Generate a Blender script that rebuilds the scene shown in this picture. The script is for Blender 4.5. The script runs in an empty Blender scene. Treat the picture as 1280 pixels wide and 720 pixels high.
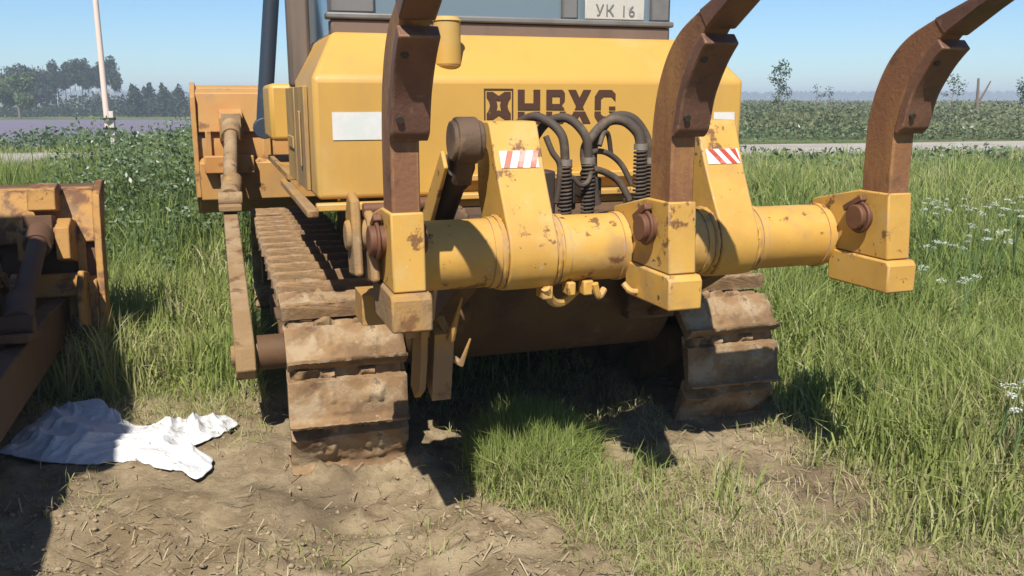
import bpy, math, random
import numpy as np
from mathutils import Vector, Matrix
R = math.radians
rng = np.random.default_rng(7)
random.seed(7)
SC = bpy.context.scene
COL = SC.collection

# ------------------------------------------------------------------ camera, sky, sun, exposure
cd = bpy.data.cameras.new('camera'); cam = bpy.data.objects.new('camera', cd); COL.objects.link(cam)
cam.location = (0, 0, 1.6); cam.rotation_euler = (R(90 - 12.0), 0, 0)
cd.sensor_width = 36.0; cd.lens = 31.16; cd.clip_start = 0.05; cd.clip_end = 9000
SC.camera = cam
W = bpy.data.worlds.new('World'); SC.world = W; W.use_nodes = True
wn = W.node_tree; wn.nodes.clear()
wo = wn.nodes.new('ShaderNodeOutputWorld'); wb = wn.nodes.new('ShaderNodeBackground'); ws = wn.nodes.new('ShaderNodeTexSky')
SUN_AZ = 187.0; SUN_EL = 51.0
ws.sky_type = 'NISHITA'; ws.sun_disc = False; ws.sun_elevation = R(SUN_EL); ws.sun_rotation = R(SUN_AZ)
ws.air_density = 1.0; ws.dust_density = 0.1; ws.ozone_density = 3.0; ws.altitude = 100
wb.inputs['Strength'].default_value = 0.065
wt = wn.nodes.new('ShaderNodeMix'); wt.data_type = 'RGBA'; wt.blend_type = 'MULTIPLY'; wt.inputs[0].default_value = 1.0; wt.inputs[7].default_value = (.78, 1.0, 1.22, 1)
wn.links.new(ws.outputs[0], wt.inputs[6]); wn.links.new(wt.outputs[2], wb.inputs[0]); wn.links.new(wb.outputs[0], wo.inputs[0])
sl = bpy.data.lights.new('sun', 'SUN'); sl.energy = 5.0; sl.angle = R(0.53); sl.color = (1.0, 0.94, 0.84)
so = bpy.data.objects.new('sun', sl); COL.objects.link(so)
az = R(SUN_AZ); el = R(SUN_EL)
to_sun = Vector((math.sin(az) * math.cos(el), math.cos(az) * math.cos(el), math.sin(el)))
so.rotation_euler = to_sun.to_track_quat('Z', 'Y').to_euler()
so.location = (-3, -8, 20)
SC.view_settings.view_transform = 'Standard'; SC.view_settings.look = 'None'
SC.view_settings.gamma = 1.0; SC.view_settings.exposure = 0.7; SC.view_settings.use_curve_mapping = False
SC.cycles.max_bounces = 6; SC.cycles.diffuse_bounces = 3; SC.cycles.transparent_max_bounces = 8

# ------------------------------------------------------------------ numeric noise
_tab = np.random.default_rng(3).random((256, 256))
def vnoise(x, y):
    x = np.asarray(x, float); y = np.asarray(y, float)
    xi = np.floor(x).astype(int); yi = np.floor(y).astype(int)
    fx = x - xi; fy = y - yi; fx = fx * fx * (3 - 2 * fx); fy = fy * fy * (3 - 2 * fy)
    a = _tab[xi % 256, yi % 256]; b = _tab[(xi + 1) % 256, yi % 256]
    c = _tab[xi % 256, (yi + 1) % 256]; d = _tab[(xi + 1) % 256, (yi + 1) % 256]
    return (a * (1 - fx) + b * fx) * (1 - fy) + (c * (1 - fx) + d * fx) * fy
def fbm(x, y, o=4):
    s = 0; a = .5; n = 0
    for k in range(o):
        s = s + a * vnoise(x * 2 ** k + 17.3 * k, y * 2 ** k + 9.1 * k); n += a; a *= .5
    return s / n
def sstep(a, b, x):
    t = np.clip((np.asarray(x, float) - a) / (b - a), 0, 1); return t * t * (3 - 2 * t)

# ------------------------------------------------------------------ materials
def newmat(name):
    m = bpy.data.materials.new(name); m.use_nodes = True
    nt = m.node_tree; b = nt.nodes['Principled BSDF']; return m, nt, b
def N(nt, t, **k):
    n = nt.nodes.new(t)
    for a, v in k.items(): setattr(n, a, v)
    return n
def ramp(nt, src, lo, hi, v0=0., v1=1.):
    n = N(nt, 'ShaderNodeMapRange'); n.interpolation_type = 'SMOOTHSTEP'
    n.inputs[1].default_value = lo; n.inputs[2].default_value = hi; n.inputs[3].default_value = v0; n.inputs[4].default_value = v1
    nt.links.new(src, n.inputs[0]); return n.outputs[0]
def coords(nt, stretch=(1, 1, 1), loc=(0, 0, 0), kind='Object'):
    tc = N(nt, 'ShaderNodeTexCoord'); mp = N(nt, 'ShaderNodeMapping')
    mp.inputs['Scale'].default_value = stretch; mp.inputs['Location'].default_value = loc
    nt.links.new(tc.outputs[kind], mp.inputs[0]); return mp.outputs[0]
def noise(nt, vec, scale, detail=6, rough=.6, dist=0.):
    n = N(nt, 'ShaderNodeTexNoise'); n.inputs['Scale'].default_value = scale; n.inputs['Detail'].default_value = detail
    n.inputs['Roughness'].default_value = rough; n.inputs['Distortion'].default_value = dist
    nt.links.new(vec, n.inputs['Vector']); return n.outputs[0]
def mixc(nt, fac, a, b):
    n = N(nt, 'ShaderNodeMix', data_type='RGBA')
    if isinstance(fac, float): n.inputs[0].default_value = fac
    else: nt.links.new(fac, n.inputs[0])
    for s, i in ((a, 6), (b, 7)):
        if isinstance(s, tuple): n.inputs[i].default_value = (*s, 1)
        else: nt.links.new(s, n.inputs[i])
    return n.outputs[2]
def bump(nt, b, h, strength=.3, dist=.01):
    n = N(nt, 'ShaderNodeBump'); n.inputs['Strength'].default_value = strength; n.inputs['Distance'].default_value = dist
    nt.links.new(h, n.inputs['Height']); nt.links.new(n.outputs[0], b.inputs['Normal'])
def worn(name, base, layers=(), rough=.55, metal=0., bumps=((30, .25, .004),), spec=.4, seed=0., edge=None):
    m, nt, b = newmat(name); c = base
    for i, (colr, sc, lo, hi, amt, st) in enumerate(layers):
        v = coords(nt, st, (seed + 3.1 * i, 1.7 * i, 5.3 * i))
        f = ramp(nt, noise(nt, v, sc, 8, .65), lo, hi, 0., amt)
        c = mixc(nt, f, c, colr)
    if edge:
        bv = N(nt, 'ShaderNodeBevel', samples=4); bv.inputs[0].default_value = .014; ge = N(nt, 'ShaderNodeNewGeometry'); dp_ = N(nt, 'ShaderNodeVectorMath', operation='DOT_PRODUCT')
        nt.links.new(bv.outputs[0], dp_.inputs[0]); nt.links.new(ge.outputs['Normal'], dp_.inputs[1])
        e_ = ramp(nt, dp_.outputs['Value'], .99, .90); nz = ramp(nt, noise(nt, coords(nt, loc=(4, 2, 1)), 13, 6, .7), .44, .58)
        ml = N(nt, 'ShaderNodeMath', operation='MULTIPLY'); nt.links.new(e_, ml.inputs[0]); nt.links.new(nz, ml.inputs[1]); c = mixc(nt, ml.outputs[0], c, edge)
    if isinstance(c, tuple): b.inputs['Base Color'].default_value = (*c, 1)
    else: nt.links.new(c, b.inputs['Base Color'])
    b.inputs['Roughness'].default_value = rough; b.inputs['Metallic'].default_value = metal
    b.inputs['Specular IOR Level'].default_value = spec
    if bumps:
        sc, s, d = bumps[0]; bump(nt, b, noise(nt, coords(nt), sc, 8, .65), s, d)
    return m
YEL = (.475, .272, .056); RUST = (.105, .042, .020); DIRT = (.235, .155, .085); DK = (.035, .027, .02)
Z1 = (1, 1, 1); STK = (1, 1, .12)
MT = {}
MT['tank'] = worn('tank_paint', YEL, [((.37, .21, .045), 1.1, .4, .7, .6, Z1), (DIRT, 1.7, .5, .78, .5, STK), ((.45, .32, .14), 3., .52, .72, .45, Z1), (RUST, 30, .69, .73, .8, Z1)], .5, bumps=((5, .12, .012),), edge=(.34, .22, .09))
MT['yellow'] = worn('worn_yellow_paint', YEL, [((.36, .20, .045), 2.4, .4, .68, .6, Z1), ((.44, .31, .13), 5, .52, .7, .55, Z1), (DIRT, 3.5, .52, .74, .7, Z1), (RUST, 9, .585, .64, .85, Z1), ((.05, .028, .016), 19, .635, .68, .9, Z1), ((.46, .36, .27), 24, .66, .71, .7, Z1)], .55, edge=(.33, .22, .15))
MT['orange'] = worn('orange_yellow_paint', (.37, .205, .062), [((0.360, 0.144, 0.032), 2.2, .4, .7, .7, Z1), (RUST, 6, .56, .66, .8, Z1), (DIRT, 3.5, .5, .75, .6, Z1)], .6, edge=(.12, .06, .03))
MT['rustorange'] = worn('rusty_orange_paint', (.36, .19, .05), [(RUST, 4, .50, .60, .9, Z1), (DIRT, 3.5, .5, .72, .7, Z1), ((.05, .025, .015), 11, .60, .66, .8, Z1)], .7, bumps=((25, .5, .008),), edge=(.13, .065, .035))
MT['muddy'] = worn('mud_on_yellow_paint', (0.338, 0.187, 0.050), [(DIRT, 3., .36, .6, .95, Z1), (RUST, 7, .56, .66, .7, Z1), ((0.310, 0.216, 0.122), 14, .6, .68, .8, Z1)], .85, bumps=((22, .6, .012),), spec=.2)
MT['dustyarm'] = worn('dusty_brown_arm_paint', (.225, .145, .072), [((.30, .215, .13), 3, .42, .64, .8, Z1), ((.11, .058, .03), 7, .54, .64, .8, Z1), ((.36, .21, .055), 4, .62, .72, .6, Z1)], .85, bumps=((30, .7, .008),), spec=.2)
MT['dirtypanel'] = worn('dusty_side_paint', (0.374, 0.230, 0.065), [((0.238, 0.155, 0.083), 2.6, .38, .62, .9, Z1), ((0.122, 0.065, 0.032), 5, .56, .68, .75, STK)], .8, spec=.2)
MT['shadedrust'] = worn('shade_darkened_rust_paint', (.085, .042, .022), [((.15, .075, .03), 2.4, .45, .7, .7, Z1), ((.045, .025, .016), 4, .5, .7, .7, Z1)], .75)  # rust colour darkened to stand in for deep shade on blade and arms
MT['rust'] = worn('rusty_steel', (0.119, 0.050, 0.026), [((0.187, 0.086, 0.040), 2.2, .42, .68, .75, Z1), ((0.054, 0.029, 0.020), 6, .55, .68, .7, Z1), ((0.259, 0.137, 0.050), 4, .66, .74, .6, (1, 1, .3))], .62, .15, bumps=((40, .35, .004),))
MT['shankside'] = worn('rust_and_paint_steel', (.175, .078, .036), [((.32, .165, .05), 2.6, .44, .64, .75, (1, 1, .35)), ((.075, .038, .024), 7, .55, .68, .7, Z1), ((.26, .15, .09), 22, .6, .7, .5, Z1)], .65, .1, bumps=((60, .6, .005),), edge=(.34, .2, .085))
MT['guard'] = worn('dark_worn_steel', (.115, .056, .038), [((.18, .088, .052), 2.6, .42, .66, .8, Z1), ((.055, .034, .028), 7, .55, .66, .6, Z1), ((.22, .15, .11), 26, .62, .7, .5, Z1)], .55, .25, bumps=((60, .6, .004),), edge=(.27, .17, .09))
MT['track'] = worn('mud_caked_track', (.225, .138, .068), [((.13, .078, .042), 6, .44, .62, .8, Z1), ((.32, .245, .155), 5, .48, .64, .85, Z1), ((.085, .045, .027), 14, .60, .68, .7, Z1), ((.36, .28, .18), 30, .60, .7, .6, Z1)], .85, bumps=((70, .8, .006),), spec=.25, edge=(.30, .215, .14))
MT['mud'] = worn('dried_mud', (.29, .222, .142), [((.19, .138, .085), 8, .42, .66, .8, Z1)], .95, bumps=((30, .8, .01),), spec=.1)
MT['dark'] = worn('greasy_black_steel', (0.032, 0.024, 0.019), [((0.094, 0.061, 0.036), 6, .5, .7, .7, Z1)], .6)
MT['brown'] = worn('oily_brown_casting', (.105, .055, .022), [((.05, .028, .017), 3, .4, .65, .8, Z1), (DIRT, 6, .56, .7, .5, Z1)], .75)
MT['boss'] = worn('grimy_brown_steel', (.095, .058, .034), [((.045, .03, .02), 6, .42, .6, .8, Z1), ((.2, .13, .07), 9, .56, .68, .6, Z1)], .7, bumps=((28, .6, .008),))
MT['rubber'] = worn('dusty_rubber_hose', (0.054, 0.040, 0.030), [((0.137, 0.097, 0.061), 9, .5, .68, .7, Z1)], .75)
MT['steel'] = worn('bare_steel', (0.259, 0.230, 0.194), [((0.144, 0.094, 0.058), 9, .5, .66, .7, Z1)], .45, .5)
MT['letter'] = worn('dark_brown_lettering', (0.061, 0.025, 0.012), [((0.288, 0.158, 0.029), 40, .66, .72, .7, Z1)], .6)
MT['white'] = worn('faded_white_film', (0.576, 0.562, 0.533), [((0.446, 0.346, 0.259), 12, .55, .72, .6, Z1)], .4)
MT['sheen'] = worn('pale_reflective_film', (0.562, 0.554, 0.533), [((0.475, 0.518, 0.475), 9, .45, .6, .6, Z1), ((0.540, 0.396, 0.302), 14, .6, .72, .5, Z1)], .3)
MT['red'] = worn('faded_red_film', (0.360, 0.054, 0.032), [((0.475, 0.216, 0.158), 18, .52, .7, .6, Z1)], .45)
MT['pink'] = worn('bleached_red_film', (.40, .15, .11), [((.5, .36, .3), 14, .45, .62, .8, Z1)], .45)
MT['grey'] = worn('grey_cab_paint', (0.144, 0.140, 0.137), [((0.094, 0.083, 0.072), 5, .45, .68, .6, Z1)], .5)
MT['cabbrown'] = worn('brown_grey_sill_paint', (0.144, 0.097, 0.072), [((0.094, 0.065, 0.050), 5, .45, .68, .6, STK)], .6)
MT['post'] = worn('dusty_post_paint', (0.137, 0.104, 0.083), [((0.072, 0.061, 0.054), 4, .45, .68, .7, STK)], .6)
MT['bluedark'] = worn('blue_black_paint', (0.025, 0.036, 0.054), [((0.065, 0.065, 0.072), 6, .5, .7, .6, Z1)], .45)
MT['plate'] = worn('pale_grey_plate', (0.418, 0.403, 0.360), [((0.288, 0.274, 0.238), 20, .5, .7, .6, Z1)], .5)
def glassmat():
    m, nt, b = newmat('cab_glass'); b.inputs['Base Color'].default_value = (.16, .21, .24, 1); b.inputs['Roughness'].default_value = .06
    b.inputs['Specular IOR Level'].default_value = .8; b.inputs['Alpha'].default_value = .75; return m
MT['glass'] = glassmat()

# ------------------------------------------------------------------ mesh builder
class MB:
    def __init__(s): s.v = []; s.f = []
    def add(s, vs, fs):
        o = len(s.v); s.v += [tuple(map(float, p)) for p in vs]; s.f += [tuple(i + o for i in f) for f in fs]; return s
    def box(s, c, d, rot=None):
        x, y, z = (k / 2 for k in d)
        P = [Vector((a * x, b * y, e * z)) for a in (-1, 1) for b in (-1, 1) for e in (-1, 1)]
        if rot is not None: P = [rot @ p for p in P]
        c = Vector(c); P = [p + c for p in P]
        return s.add(P, [(0, 1, 3, 2), (4, 6, 7, 5), (0, 4, 5, 1), (2, 3, 7, 6), (0, 2, 6, 4), (1, 5, 7, 3)])
    def bx(s, u0, u1, v0, v1, w0, w1): return s.box(((u0 + u1) / 2, (v0 + v1) / 2, (w0 + w1) / 2), (u1 - u0, v1 - v0, w1 - w0))
    def prism(s, poly, a, b, ax=0):      # polygon in the two other axes, extruded along axis ax
        n = len(poly); P = []
        for t in (a, b):
            for p, q in poly:
                P.append({0: (t, p, q), 1: (p, t, q), 2: (p, q, t)}[ax])
        A = sum(poly[i][0] * poly[(i + 1) % n][1] - poly[(i + 1) % n][0] * poly[i][1] for i in range(n))
        fl = (A > 0) == (b > a)
        if ax == 1: fl = not fl
        c0 = tuple(range(n)); c1 = tuple(range(n, 2 * n))
        F = [c0[::-1] if fl else c0, c1 if fl else c1[::-1]]
        for i in range(n):
            j = (i + 1) % n; q = (i, j, j + n, i + n); F.append(q if fl else q[::-1])
        return s.add(P, F)
    def cyl(s, p0, p1, r0, r1=None, n=20, cap=True):
        r1 = r0 if r1 is None else r1; p0 = Vector(p0); p1 = Vector(p1); d = (p1 - p0).normalized()
        a = d.orthogonal().normalized(); b = d.cross(a); P = []
        for p, r in ((p0, r0), (p1, r1)):
            for i in range(n):
                t = 2 * math.pi * i / n; P.append(p + a * (r * math.cos(t)) + b * (r * math.sin(t)))
        F = [(i, (i + 1) % n, (i + 1) % n + n, i + n) for i in range(n)]
        if cap: F += [tuple(range(n))[::-1], tuple(range(n, 2 * n))]
        return s.add(P, F)
    def tube(s, path, r, n=8):
        path = [Vector(p) for p in path]; m = len(path); rr = r if isinstance(r, (list, tuple)) else [r] * m
        P = []; up = None
        for i in range(m):
            d = (path[min(i + 1, m - 1)] - path[max(i - 1, 0)]).normalized()
            if up is None: up = d.orthogonal().normalized()
            else:
                up = up - d * up.dot(d); up = up.normalized() if up.length > 1e-6 else d.orthogonal().normalized()
            b = d.cross(up)
            for k in range(n):
                t = 2 * math.pi * k / n; P.append(path[i] + up * (rr[i] * math.cos(t)) + b * (rr[i] * math.sin(t)))
        F = [(i * n + k, i * n + (k + 1) % n, (i + 1) * n + (k + 1) % n, (i + 1) * n + k) for i in range(m - 1) for k in range(n)]
        F += [tuple(range(n))[::-1], tuple(range((m - 1) * n, m * n))]
        return s.add(P, F)
    def xf(s, fn): s.v = [tuple(fn(*p)) for p in s.v]; return s
    def build(s, name, m, parent=None, bev=0., smooth=True, ang=35, seg=2):
        me = bpy.data.meshes.new(name); me.from_pydata(s.v, [], s.f); me.validate(); me.update()
        if smooth: me.shade_smooth(); me.set_sharp_from_angle(angle=R(ang))
        me.materials.append(m)
        o = bpy.data.objects.new(name, me); COL.objects.link(o)
        if parent is not None: o.parent = parent
        if bev:
            b = o.modifiers.new('bevel', 'BEVEL'); b.width = bev; b.segments = seg; b.limit_method = 'ANGLE'; b.angle_limit = R(40); b.harden_normals = False
        return o
def tag(o, label=None, cat=None, group=None, kind=None):
    for k, v in (('label', label), ('category', cat), ('group', group), ('kind', kind)):
        if v: o[k] = v
    return o
def empty(name, loc=(0, 0, 0), rz=0.):
    o = bpy.data.objects.new(name, None); COL.objects.link(o); o.location = loc; o.rotation_euler = (0, 0, rz); o.empty_display_size = .3; return o
def npmesh(name, V, loops, starts, m, tint=None, smooth=False):
    me = bpy.data.meshes.new(name); me.vertices.add(len(V)); me.vertices.foreach_set('co', np.ascontiguousarray(V, np.float32).ravel())
    me.loops.add(len(loops)); me.loops.foreach_set('vertex_index', np.ascontiguousarray(loops, np.int32))
    me.polygons.add(len(starts)); me.polygons.foreach_set('loop_start', np.ascontiguousarray(starts, np.int32))
    me.update(calc_edges=True)
    if tint is not None:
        a = me.attributes.new('tint', 'FLOAT', 'POINT'); a.data.foreach_set('value', np.ascontiguousarray(tint, np.float32))
    if smooth: me.shade_smooth()
    me.materials.append(m)
    o = bpy.data.objects.new(name, me); COL.objects.link(o); return o

# ------------------------------------------------------------------ ground and setting
TH = R(18.3); OX, OY = 0.19615, 3.95571           # bulldozer frame (u right, v forward) on the ground
ux = np.array([math.cos(TH), math.sin(TH)]); vx = np.array([-math.sin(TH), math.cos(TH)])
def to_uv(x, y):
    dx = np.asarray(x) - OX; dy = np.asarray(y) - OY
    return dx * ux[0] + dy * ux[1], dx * vx[0] + dy * vx[1]
RD = R(12.8)                                      # the gravel road crosses behind the machines
def road_t(x, y): return -(np.asarray(x) + 12.24) * math.sin(RD) + (np.asarray(y) - 21.33) * math.cos(RD)
def lushness(x, y):                               # 0 bare soil, 1 dense tall grass
    x = np.asarray(x, float); y = np.asarray(y, float); u, v = to_uv(x, y)
    n = fbm(x * 1.3 + 5, y * 1.3, 4) - .5
    right = sstep(-.35, .75, (x - 1.35) * .95 + (y - 4.3) * .32 + n * 1.3)
    left = sstep(3.95, 5.5, y + (x + 2.2) * .3 + n * 1.6) * sstep(-.7, -1.6, x + n * .4)
    patch = np.exp(-(((x - .09) / .26) ** 2 + ((y - 3.76) / .44) ** 2) ** 1.5) * .95
    patch2 = .45 * np.exp(-(((x - .55) / .6) ** 2 + ((y - 3.3) / .5) ** 2)) * sstep(-.1, .2, n + .05)
    back = sstep(5.2, 7.5, y)
    under = 0.6 * sstep(.3, 1.2, v) * (np.abs(u) < .7)
    return np.clip(np.maximum.reduce([right, left, patch, patch2, back, under]), 0, 1)
def gz(x, y):
    x = np.asarray(x, float); y = np.asarray(y, float)
    near = sstep(24, 12, np.hypot(x, y - 3))
    z = (fbm(x * .9, y * .9, 3) - .5) * .10 * near
    bare = 1 - lushness(x, y)
    z = z + near * bare * ((fbm(x * 6, y * 6, 4) - .5) * .075 + np.maximum(0, fbm(x * 13 + 3, y * 13, 3) - .58) * .16)
    u, v = to_uv(x, y)
    for c in (-.95, .95):                         # mud pushed up at the tracks, wheel rut leaving the rear
        z = z - .03 * np.exp(-((u - c) / .25) ** 2) * sstep(.6, -.2, v) * near + .05 * np.exp(-((np.abs(u - c) - .36) / .10) ** 2) * sstep(-.9, .2, v) * sstep(3.8, 3.2, v) * fbm(x * 7, y * 7, 2)
    rut = np.exp(-((u + .95) / .24) ** 4) * sstep(.1, -.15, v) * near + .6 * np.exp(-((u - .95) / .24) ** 4) * sstep(.1, -.15, v) * near * bare
    z = z - rut * (.03 + .022 * np.sin(v * 2 * np.pi / .245 + fbm(x * 3, y * 3, 2) * 3) * fbm(x * 2.3, y * 2.3 + 9, 2))
    z = z - 1.1 * sstep(45, 150, y) * sstep(5, -25, x)
    return z
def soil_mat():
    m, nt, b = newmat('soil_and_turf')
    v = coords(nt, kind='Object')
    soil = mixc(nt, ramp(nt, noise(nt, v, 3.2, 8, .7), .36, .64), (.185, .138, .080), (.31, .245, .152))
    soil = mixc(nt, ramp(nt, noise(nt, v, 17, 6, .7), .52, .7, 0, .75), soil, (.39, .305, .205))
    soil = mixc(nt, ramp(nt, noise(nt, v, 45, 5, .7), .56, .7, 0, .7), soil, (.13, .092, .058))
    soil = mixc(nt, ramp(nt, noise(nt, v, .9, 5, .6, 1.), .50, .68, 0, .65), soil, (.125, .092, .06))
    turf = mixc(nt, ramp(nt, noise(nt, v, .35, 8, .7), .4, .62), (.07, .098, .032), (.135, .145, .058))
    turf = mixc(nt, ramp(nt, noise(nt, v, .03, 5, .6), .45, .65, 0, .7), turf, (.10, .125, .05))
    at = N(nt, 'ShaderNodeAttribute', attribute_name='tint')
    nt.links.new(mixc(nt, ramp(nt, at.outputs['Fac'], .2, .8), soil, turf), b.inputs['Base Color'])
    b.inputs['Roughness'].default_value = .95; b.inputs['Specular IOR Level'].default_value = .1
    bump(nt, b, noise(nt, v, 38, 9, .75), .8, .02); return m
def axis(c, half_near, step, far, n_far):
    a = np.arange(-half_near, half_near + 1e-6, step); g = np.geomspace(step, far, n_far); t = half_near + np.cumsum(g) * (far / np.cumsum(g)[-1])
    t = half_near + (np.geomspace(1, 1 + far / (step * 8), n_far) - 1) * step * 8
    t = t[1:]
    return c + np.concatenate([-t[::-1], a, t])
gxs = axis(0, 3.4, .03, 5000, 110); gys = axis(4.6, 2.6, .03, 5000, 120)
X, Y = np.meshgrid(gxs, gys); nx = len(gxs); ny = len(gys)
Zg = gz(X, Y); Vv = np.stack([X, Y, Zg], -1).reshape(-1, 3)
ii, jj = np.meshgrid(np.arange(nx - 1), np.arange(ny - 1)); q = (jj * nx + ii).ravel()
loops = np.stack([q, q + 1, q + nx + 1, q + nx], 1).ravel()
tag(npmesh('ground', Vv, loops, np.arange(len(q)) * 4, soil_mat(), lushness(X, Y).ravel(), True), kind='structure')

def strip(name, m, pts, z):
    mb = MB(); n = len(pts) // 2
    mb.add([(x, y, z + float(gz(x, y))) for x, y in pts], [(2 * i, 2 * i + 2, 2 * i + 3, 2 * i + 1) for i in range(n - 1)])
    return tag(mb.build(name, m, smooth=False), kind='structure')
rd = np.array([math.cos(RD), math.sin(RD)]); rp = np.array([-math.sin(RD), math.cos(RD)]); r0 = np.array([-12.24, 21.33])
pts = []
for s_ in np.arange(-120, 160.1, 4):
    for t in (0., 5.9):
        e = (fbm(s_ * .3 + t, t + 2.2, 2) - .5) * .8
        p = r0 + rd * s_ + rp * (t + e); pts.append((p[0], p[1]))
road_m = worn('pale_gravel', (.33, .30, .265), [((.24, .21, .18), .6, .4, .65, .7, Z1), ((.42, .385, .34), 6, .52, .68, .7, Z1)], .95, bumps=((20, .5, .02),), spec=.1)
strip('gravel_road', road_m, [(x, y) for x, y in pts], .03)
purple_m = worn('purple_flowering_field', (.150, .135, .185), [((.115, .135, .085), .25, .52, .7, .7, Z1), ((.20, .175, .225), 1.1, .5, .7, .6, Z1)], .95, bumps=((3, .5, .1),), spec=.05)
pts = []
for x in np.arange(-120, -12.9, 4.):
    w_ = float(sstep(-14, -30, x)); y0 = max(28.0, 21.33 + (x + 12.24) * math.tan(RD) + 8.0); y0 = 28.5 + (x + 14) * .12
    pts += [(x, y0), (x, y0 + 16 + 48 * w_)]
mb = MB(); n = len(pts) // 2
cols = []
for i in range(n):
    (xa, ya), (xb, yb) = pts[2 * i], pts[2 * i + 1]
    for k in range(9):
        yy = ya + (yb - ya) * k / 8; cols.append((xa, yy, float(gz(xa, yy)) + .05))
mb.add(cols, [(i * 9 + k, (i + 1) * 9 + k, (i + 1) * 9 + k + 1, i * 9 + k + 1) for i in range(n - 1) for k in range(8)])
tag(mb.build('purple_field', purple_m), kind='structure')

# ------------------------------------------------------------------ bulldozer
def clip(poly, axis_, val, keep_greater):
    out = []; n = len(poly)
    for i in range(n):
        a, b = poly[i], poly[(i + 1) % n]; da, db = a[axis_] - val, b[axis_] - val
        if not keep_greater: da, db = -da, -db
        if da >= 0: out.append(a)
        if da * db < 0:
            t = da / (da - db); out.append((a[0] + (b[0] - a[0]) * t, a[1] + (b[1] - a[1]) * t))
    return out
def Q(u0, u1, w0, w1): return [(u0, w0), (u1, w0), (u1, w1), (u0, w1)]
LET = {'H': [Q(0, .3, 0, 1), Q(.7, 1, 0, 1), Q(.3, .7, .36, .60)],
       'B': [Q(0, .3, 0, 1), Q(.3, .82, .80, 1), Q(.3, .82, 0, .2), Q(.3, .82, .40, .58), [(.70, .58), (.82, .58), (.95, .68), (.95, .9), (.82, 1), (.70, .80)],
             [(.70, .2), (.82, 0), (1, .1), (1, .34), (.86, .5), (.70, .40)]],
       'X': [[(0, 0), (.34, 0), (.66, .47), (.66, .53), (.34, .53), (.34, .47)], [(.66, 0), (1, 0), (.66, .469), (.5, .24)], [(.0, 1), (.34, .532), (.5, .76), (.33, 1)], [(.66, .532), (1, 1), (.67, 1), (.36, .56), (.36, .532)]],
       'G': [[(0, .2), (.3, .27), (.3, .73), (0, .8)], [(0, .8), (.3, .73), (.42, .8), (.42, 1), (.2, 1)], [(0, .2), (.2, 0), (.42, 0), (.42, .2), (.3, .27)], Q(.42, .8, .8, 1), [(.8, .8), (1, .66), (1, .88), (.8, 1)], Q(.42, .8, 0, .2),
             [(.8, 0), (1, 0), (1, .5), (.7, .5), (.7, .33), (.8, .33)]]}
def pth(pts, n=24):                              # smooth curve through points
    P = [Vector(p) for p in pts]; out = []
    for i in range(len(P) - 1):
        a = P[max(i - 1, 0)]; b = P[i]; c = P[i + 1]; d = P[min(i + 2, len(P) - 1)]
        for k in range(n // (len(P) - 1) + 1):
            t = k / (n // (len(P) - 1) + 1)
            out.append(.5 * ((2 * b) + (c - a) * t + (2 * a - 5 * b + 4 * c - d) * t * t + (3 * b - a - 3 * c + d) * t ** 3))
    return out + [P[-1]]

def shoe_mesh(var):
    r_ = np.random.default_rng(20 + var); mb = MB()
    nu, nl = 44, 24; L = .243; U = .51; P = []; top = {}
    for j in range(nl + 1):
        for i in range(nu + 1):
            u = -U / 2 + U * i / nu; l = -L / 2 + L * j / nl
            t_ = j / nl; au = abs(u)
            mud = float(fbm(u * 8 + var * 7.7, l * 11 + 3.3 * var, 4)); fine = float(fbm(u * 34 + var * 3.1, l * 34, 3)); clump = float(fbm(u * 16 + var * 5.1 + 60, l * 16, 2))
            if t_ < .80:
                h = .018 + .010 * (1 - t_) + .040 * math.exp(-((t_ - .03) / .055) ** 2) + max(0, mud - .52) * .075 * min(1, 4 * t_) + (fine - .5) * .006
                if min(abs(au - .075), abs(au - .135)) < .013 and .40 < t_ < .62: h += .009
                if i in (0, nu): h -= .008
            else:
                h = -.028 + (fine - .5) * .012 + max(0, clump - .5) * .10
                if .05 < au < .125: h += .030 * (1 - ((t_ - .9) / .1) ** 2)
                if au > .235: h -= .02
            P.append((u, l + (0 if 0 < j < nl else 0) + (float(r_.random()) - .5) * .004, h))
    n0 = len(P)
    F = [(j * (nu + 1) + i, j * (nu + 1) + i + 1, (j + 1) * (nu + 1) + i + 1, (j + 1) * (nu + 1) + i) for j in range(nl) for i in range(nu)]
    P += [(-U / 2, -L / 2, -.012), (U / 2, -L / 2, -.012), (U / 2, L / 2, -.055), (-U / 2, L / 2, -.055)]
    F += [(n0, n0 + 3, n0 + 2, n0 + 1), tuple([n0, n0 + 1] + list(range(nu, -1, -1))), tuple([n0 + 2, n0 + 3] + list(range(nl * (nu + 1), nl * (nu + 1) + nu + 1))),
          tuple([n0 + 3, n0] + [j * (nu + 1) for j in range(nl + 1)]), tuple([n0 + 1, n0 + 2] + [j * (nu + 1) + nu for j in range(nl, -1, -1)])]
    mb.add(P, F)
    for cu in (-.085, .085): mb.bx(cu - .028, cu + .028, -.085, .10, -.085, -.0125)
    me_o = mb.build('track_shoe', MT['track'], ang=50); me = me_o.data; bpy.data.objects.remove(me_o); return me
SHOES = [shoe_mesh(i) for i in range(4)]

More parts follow.
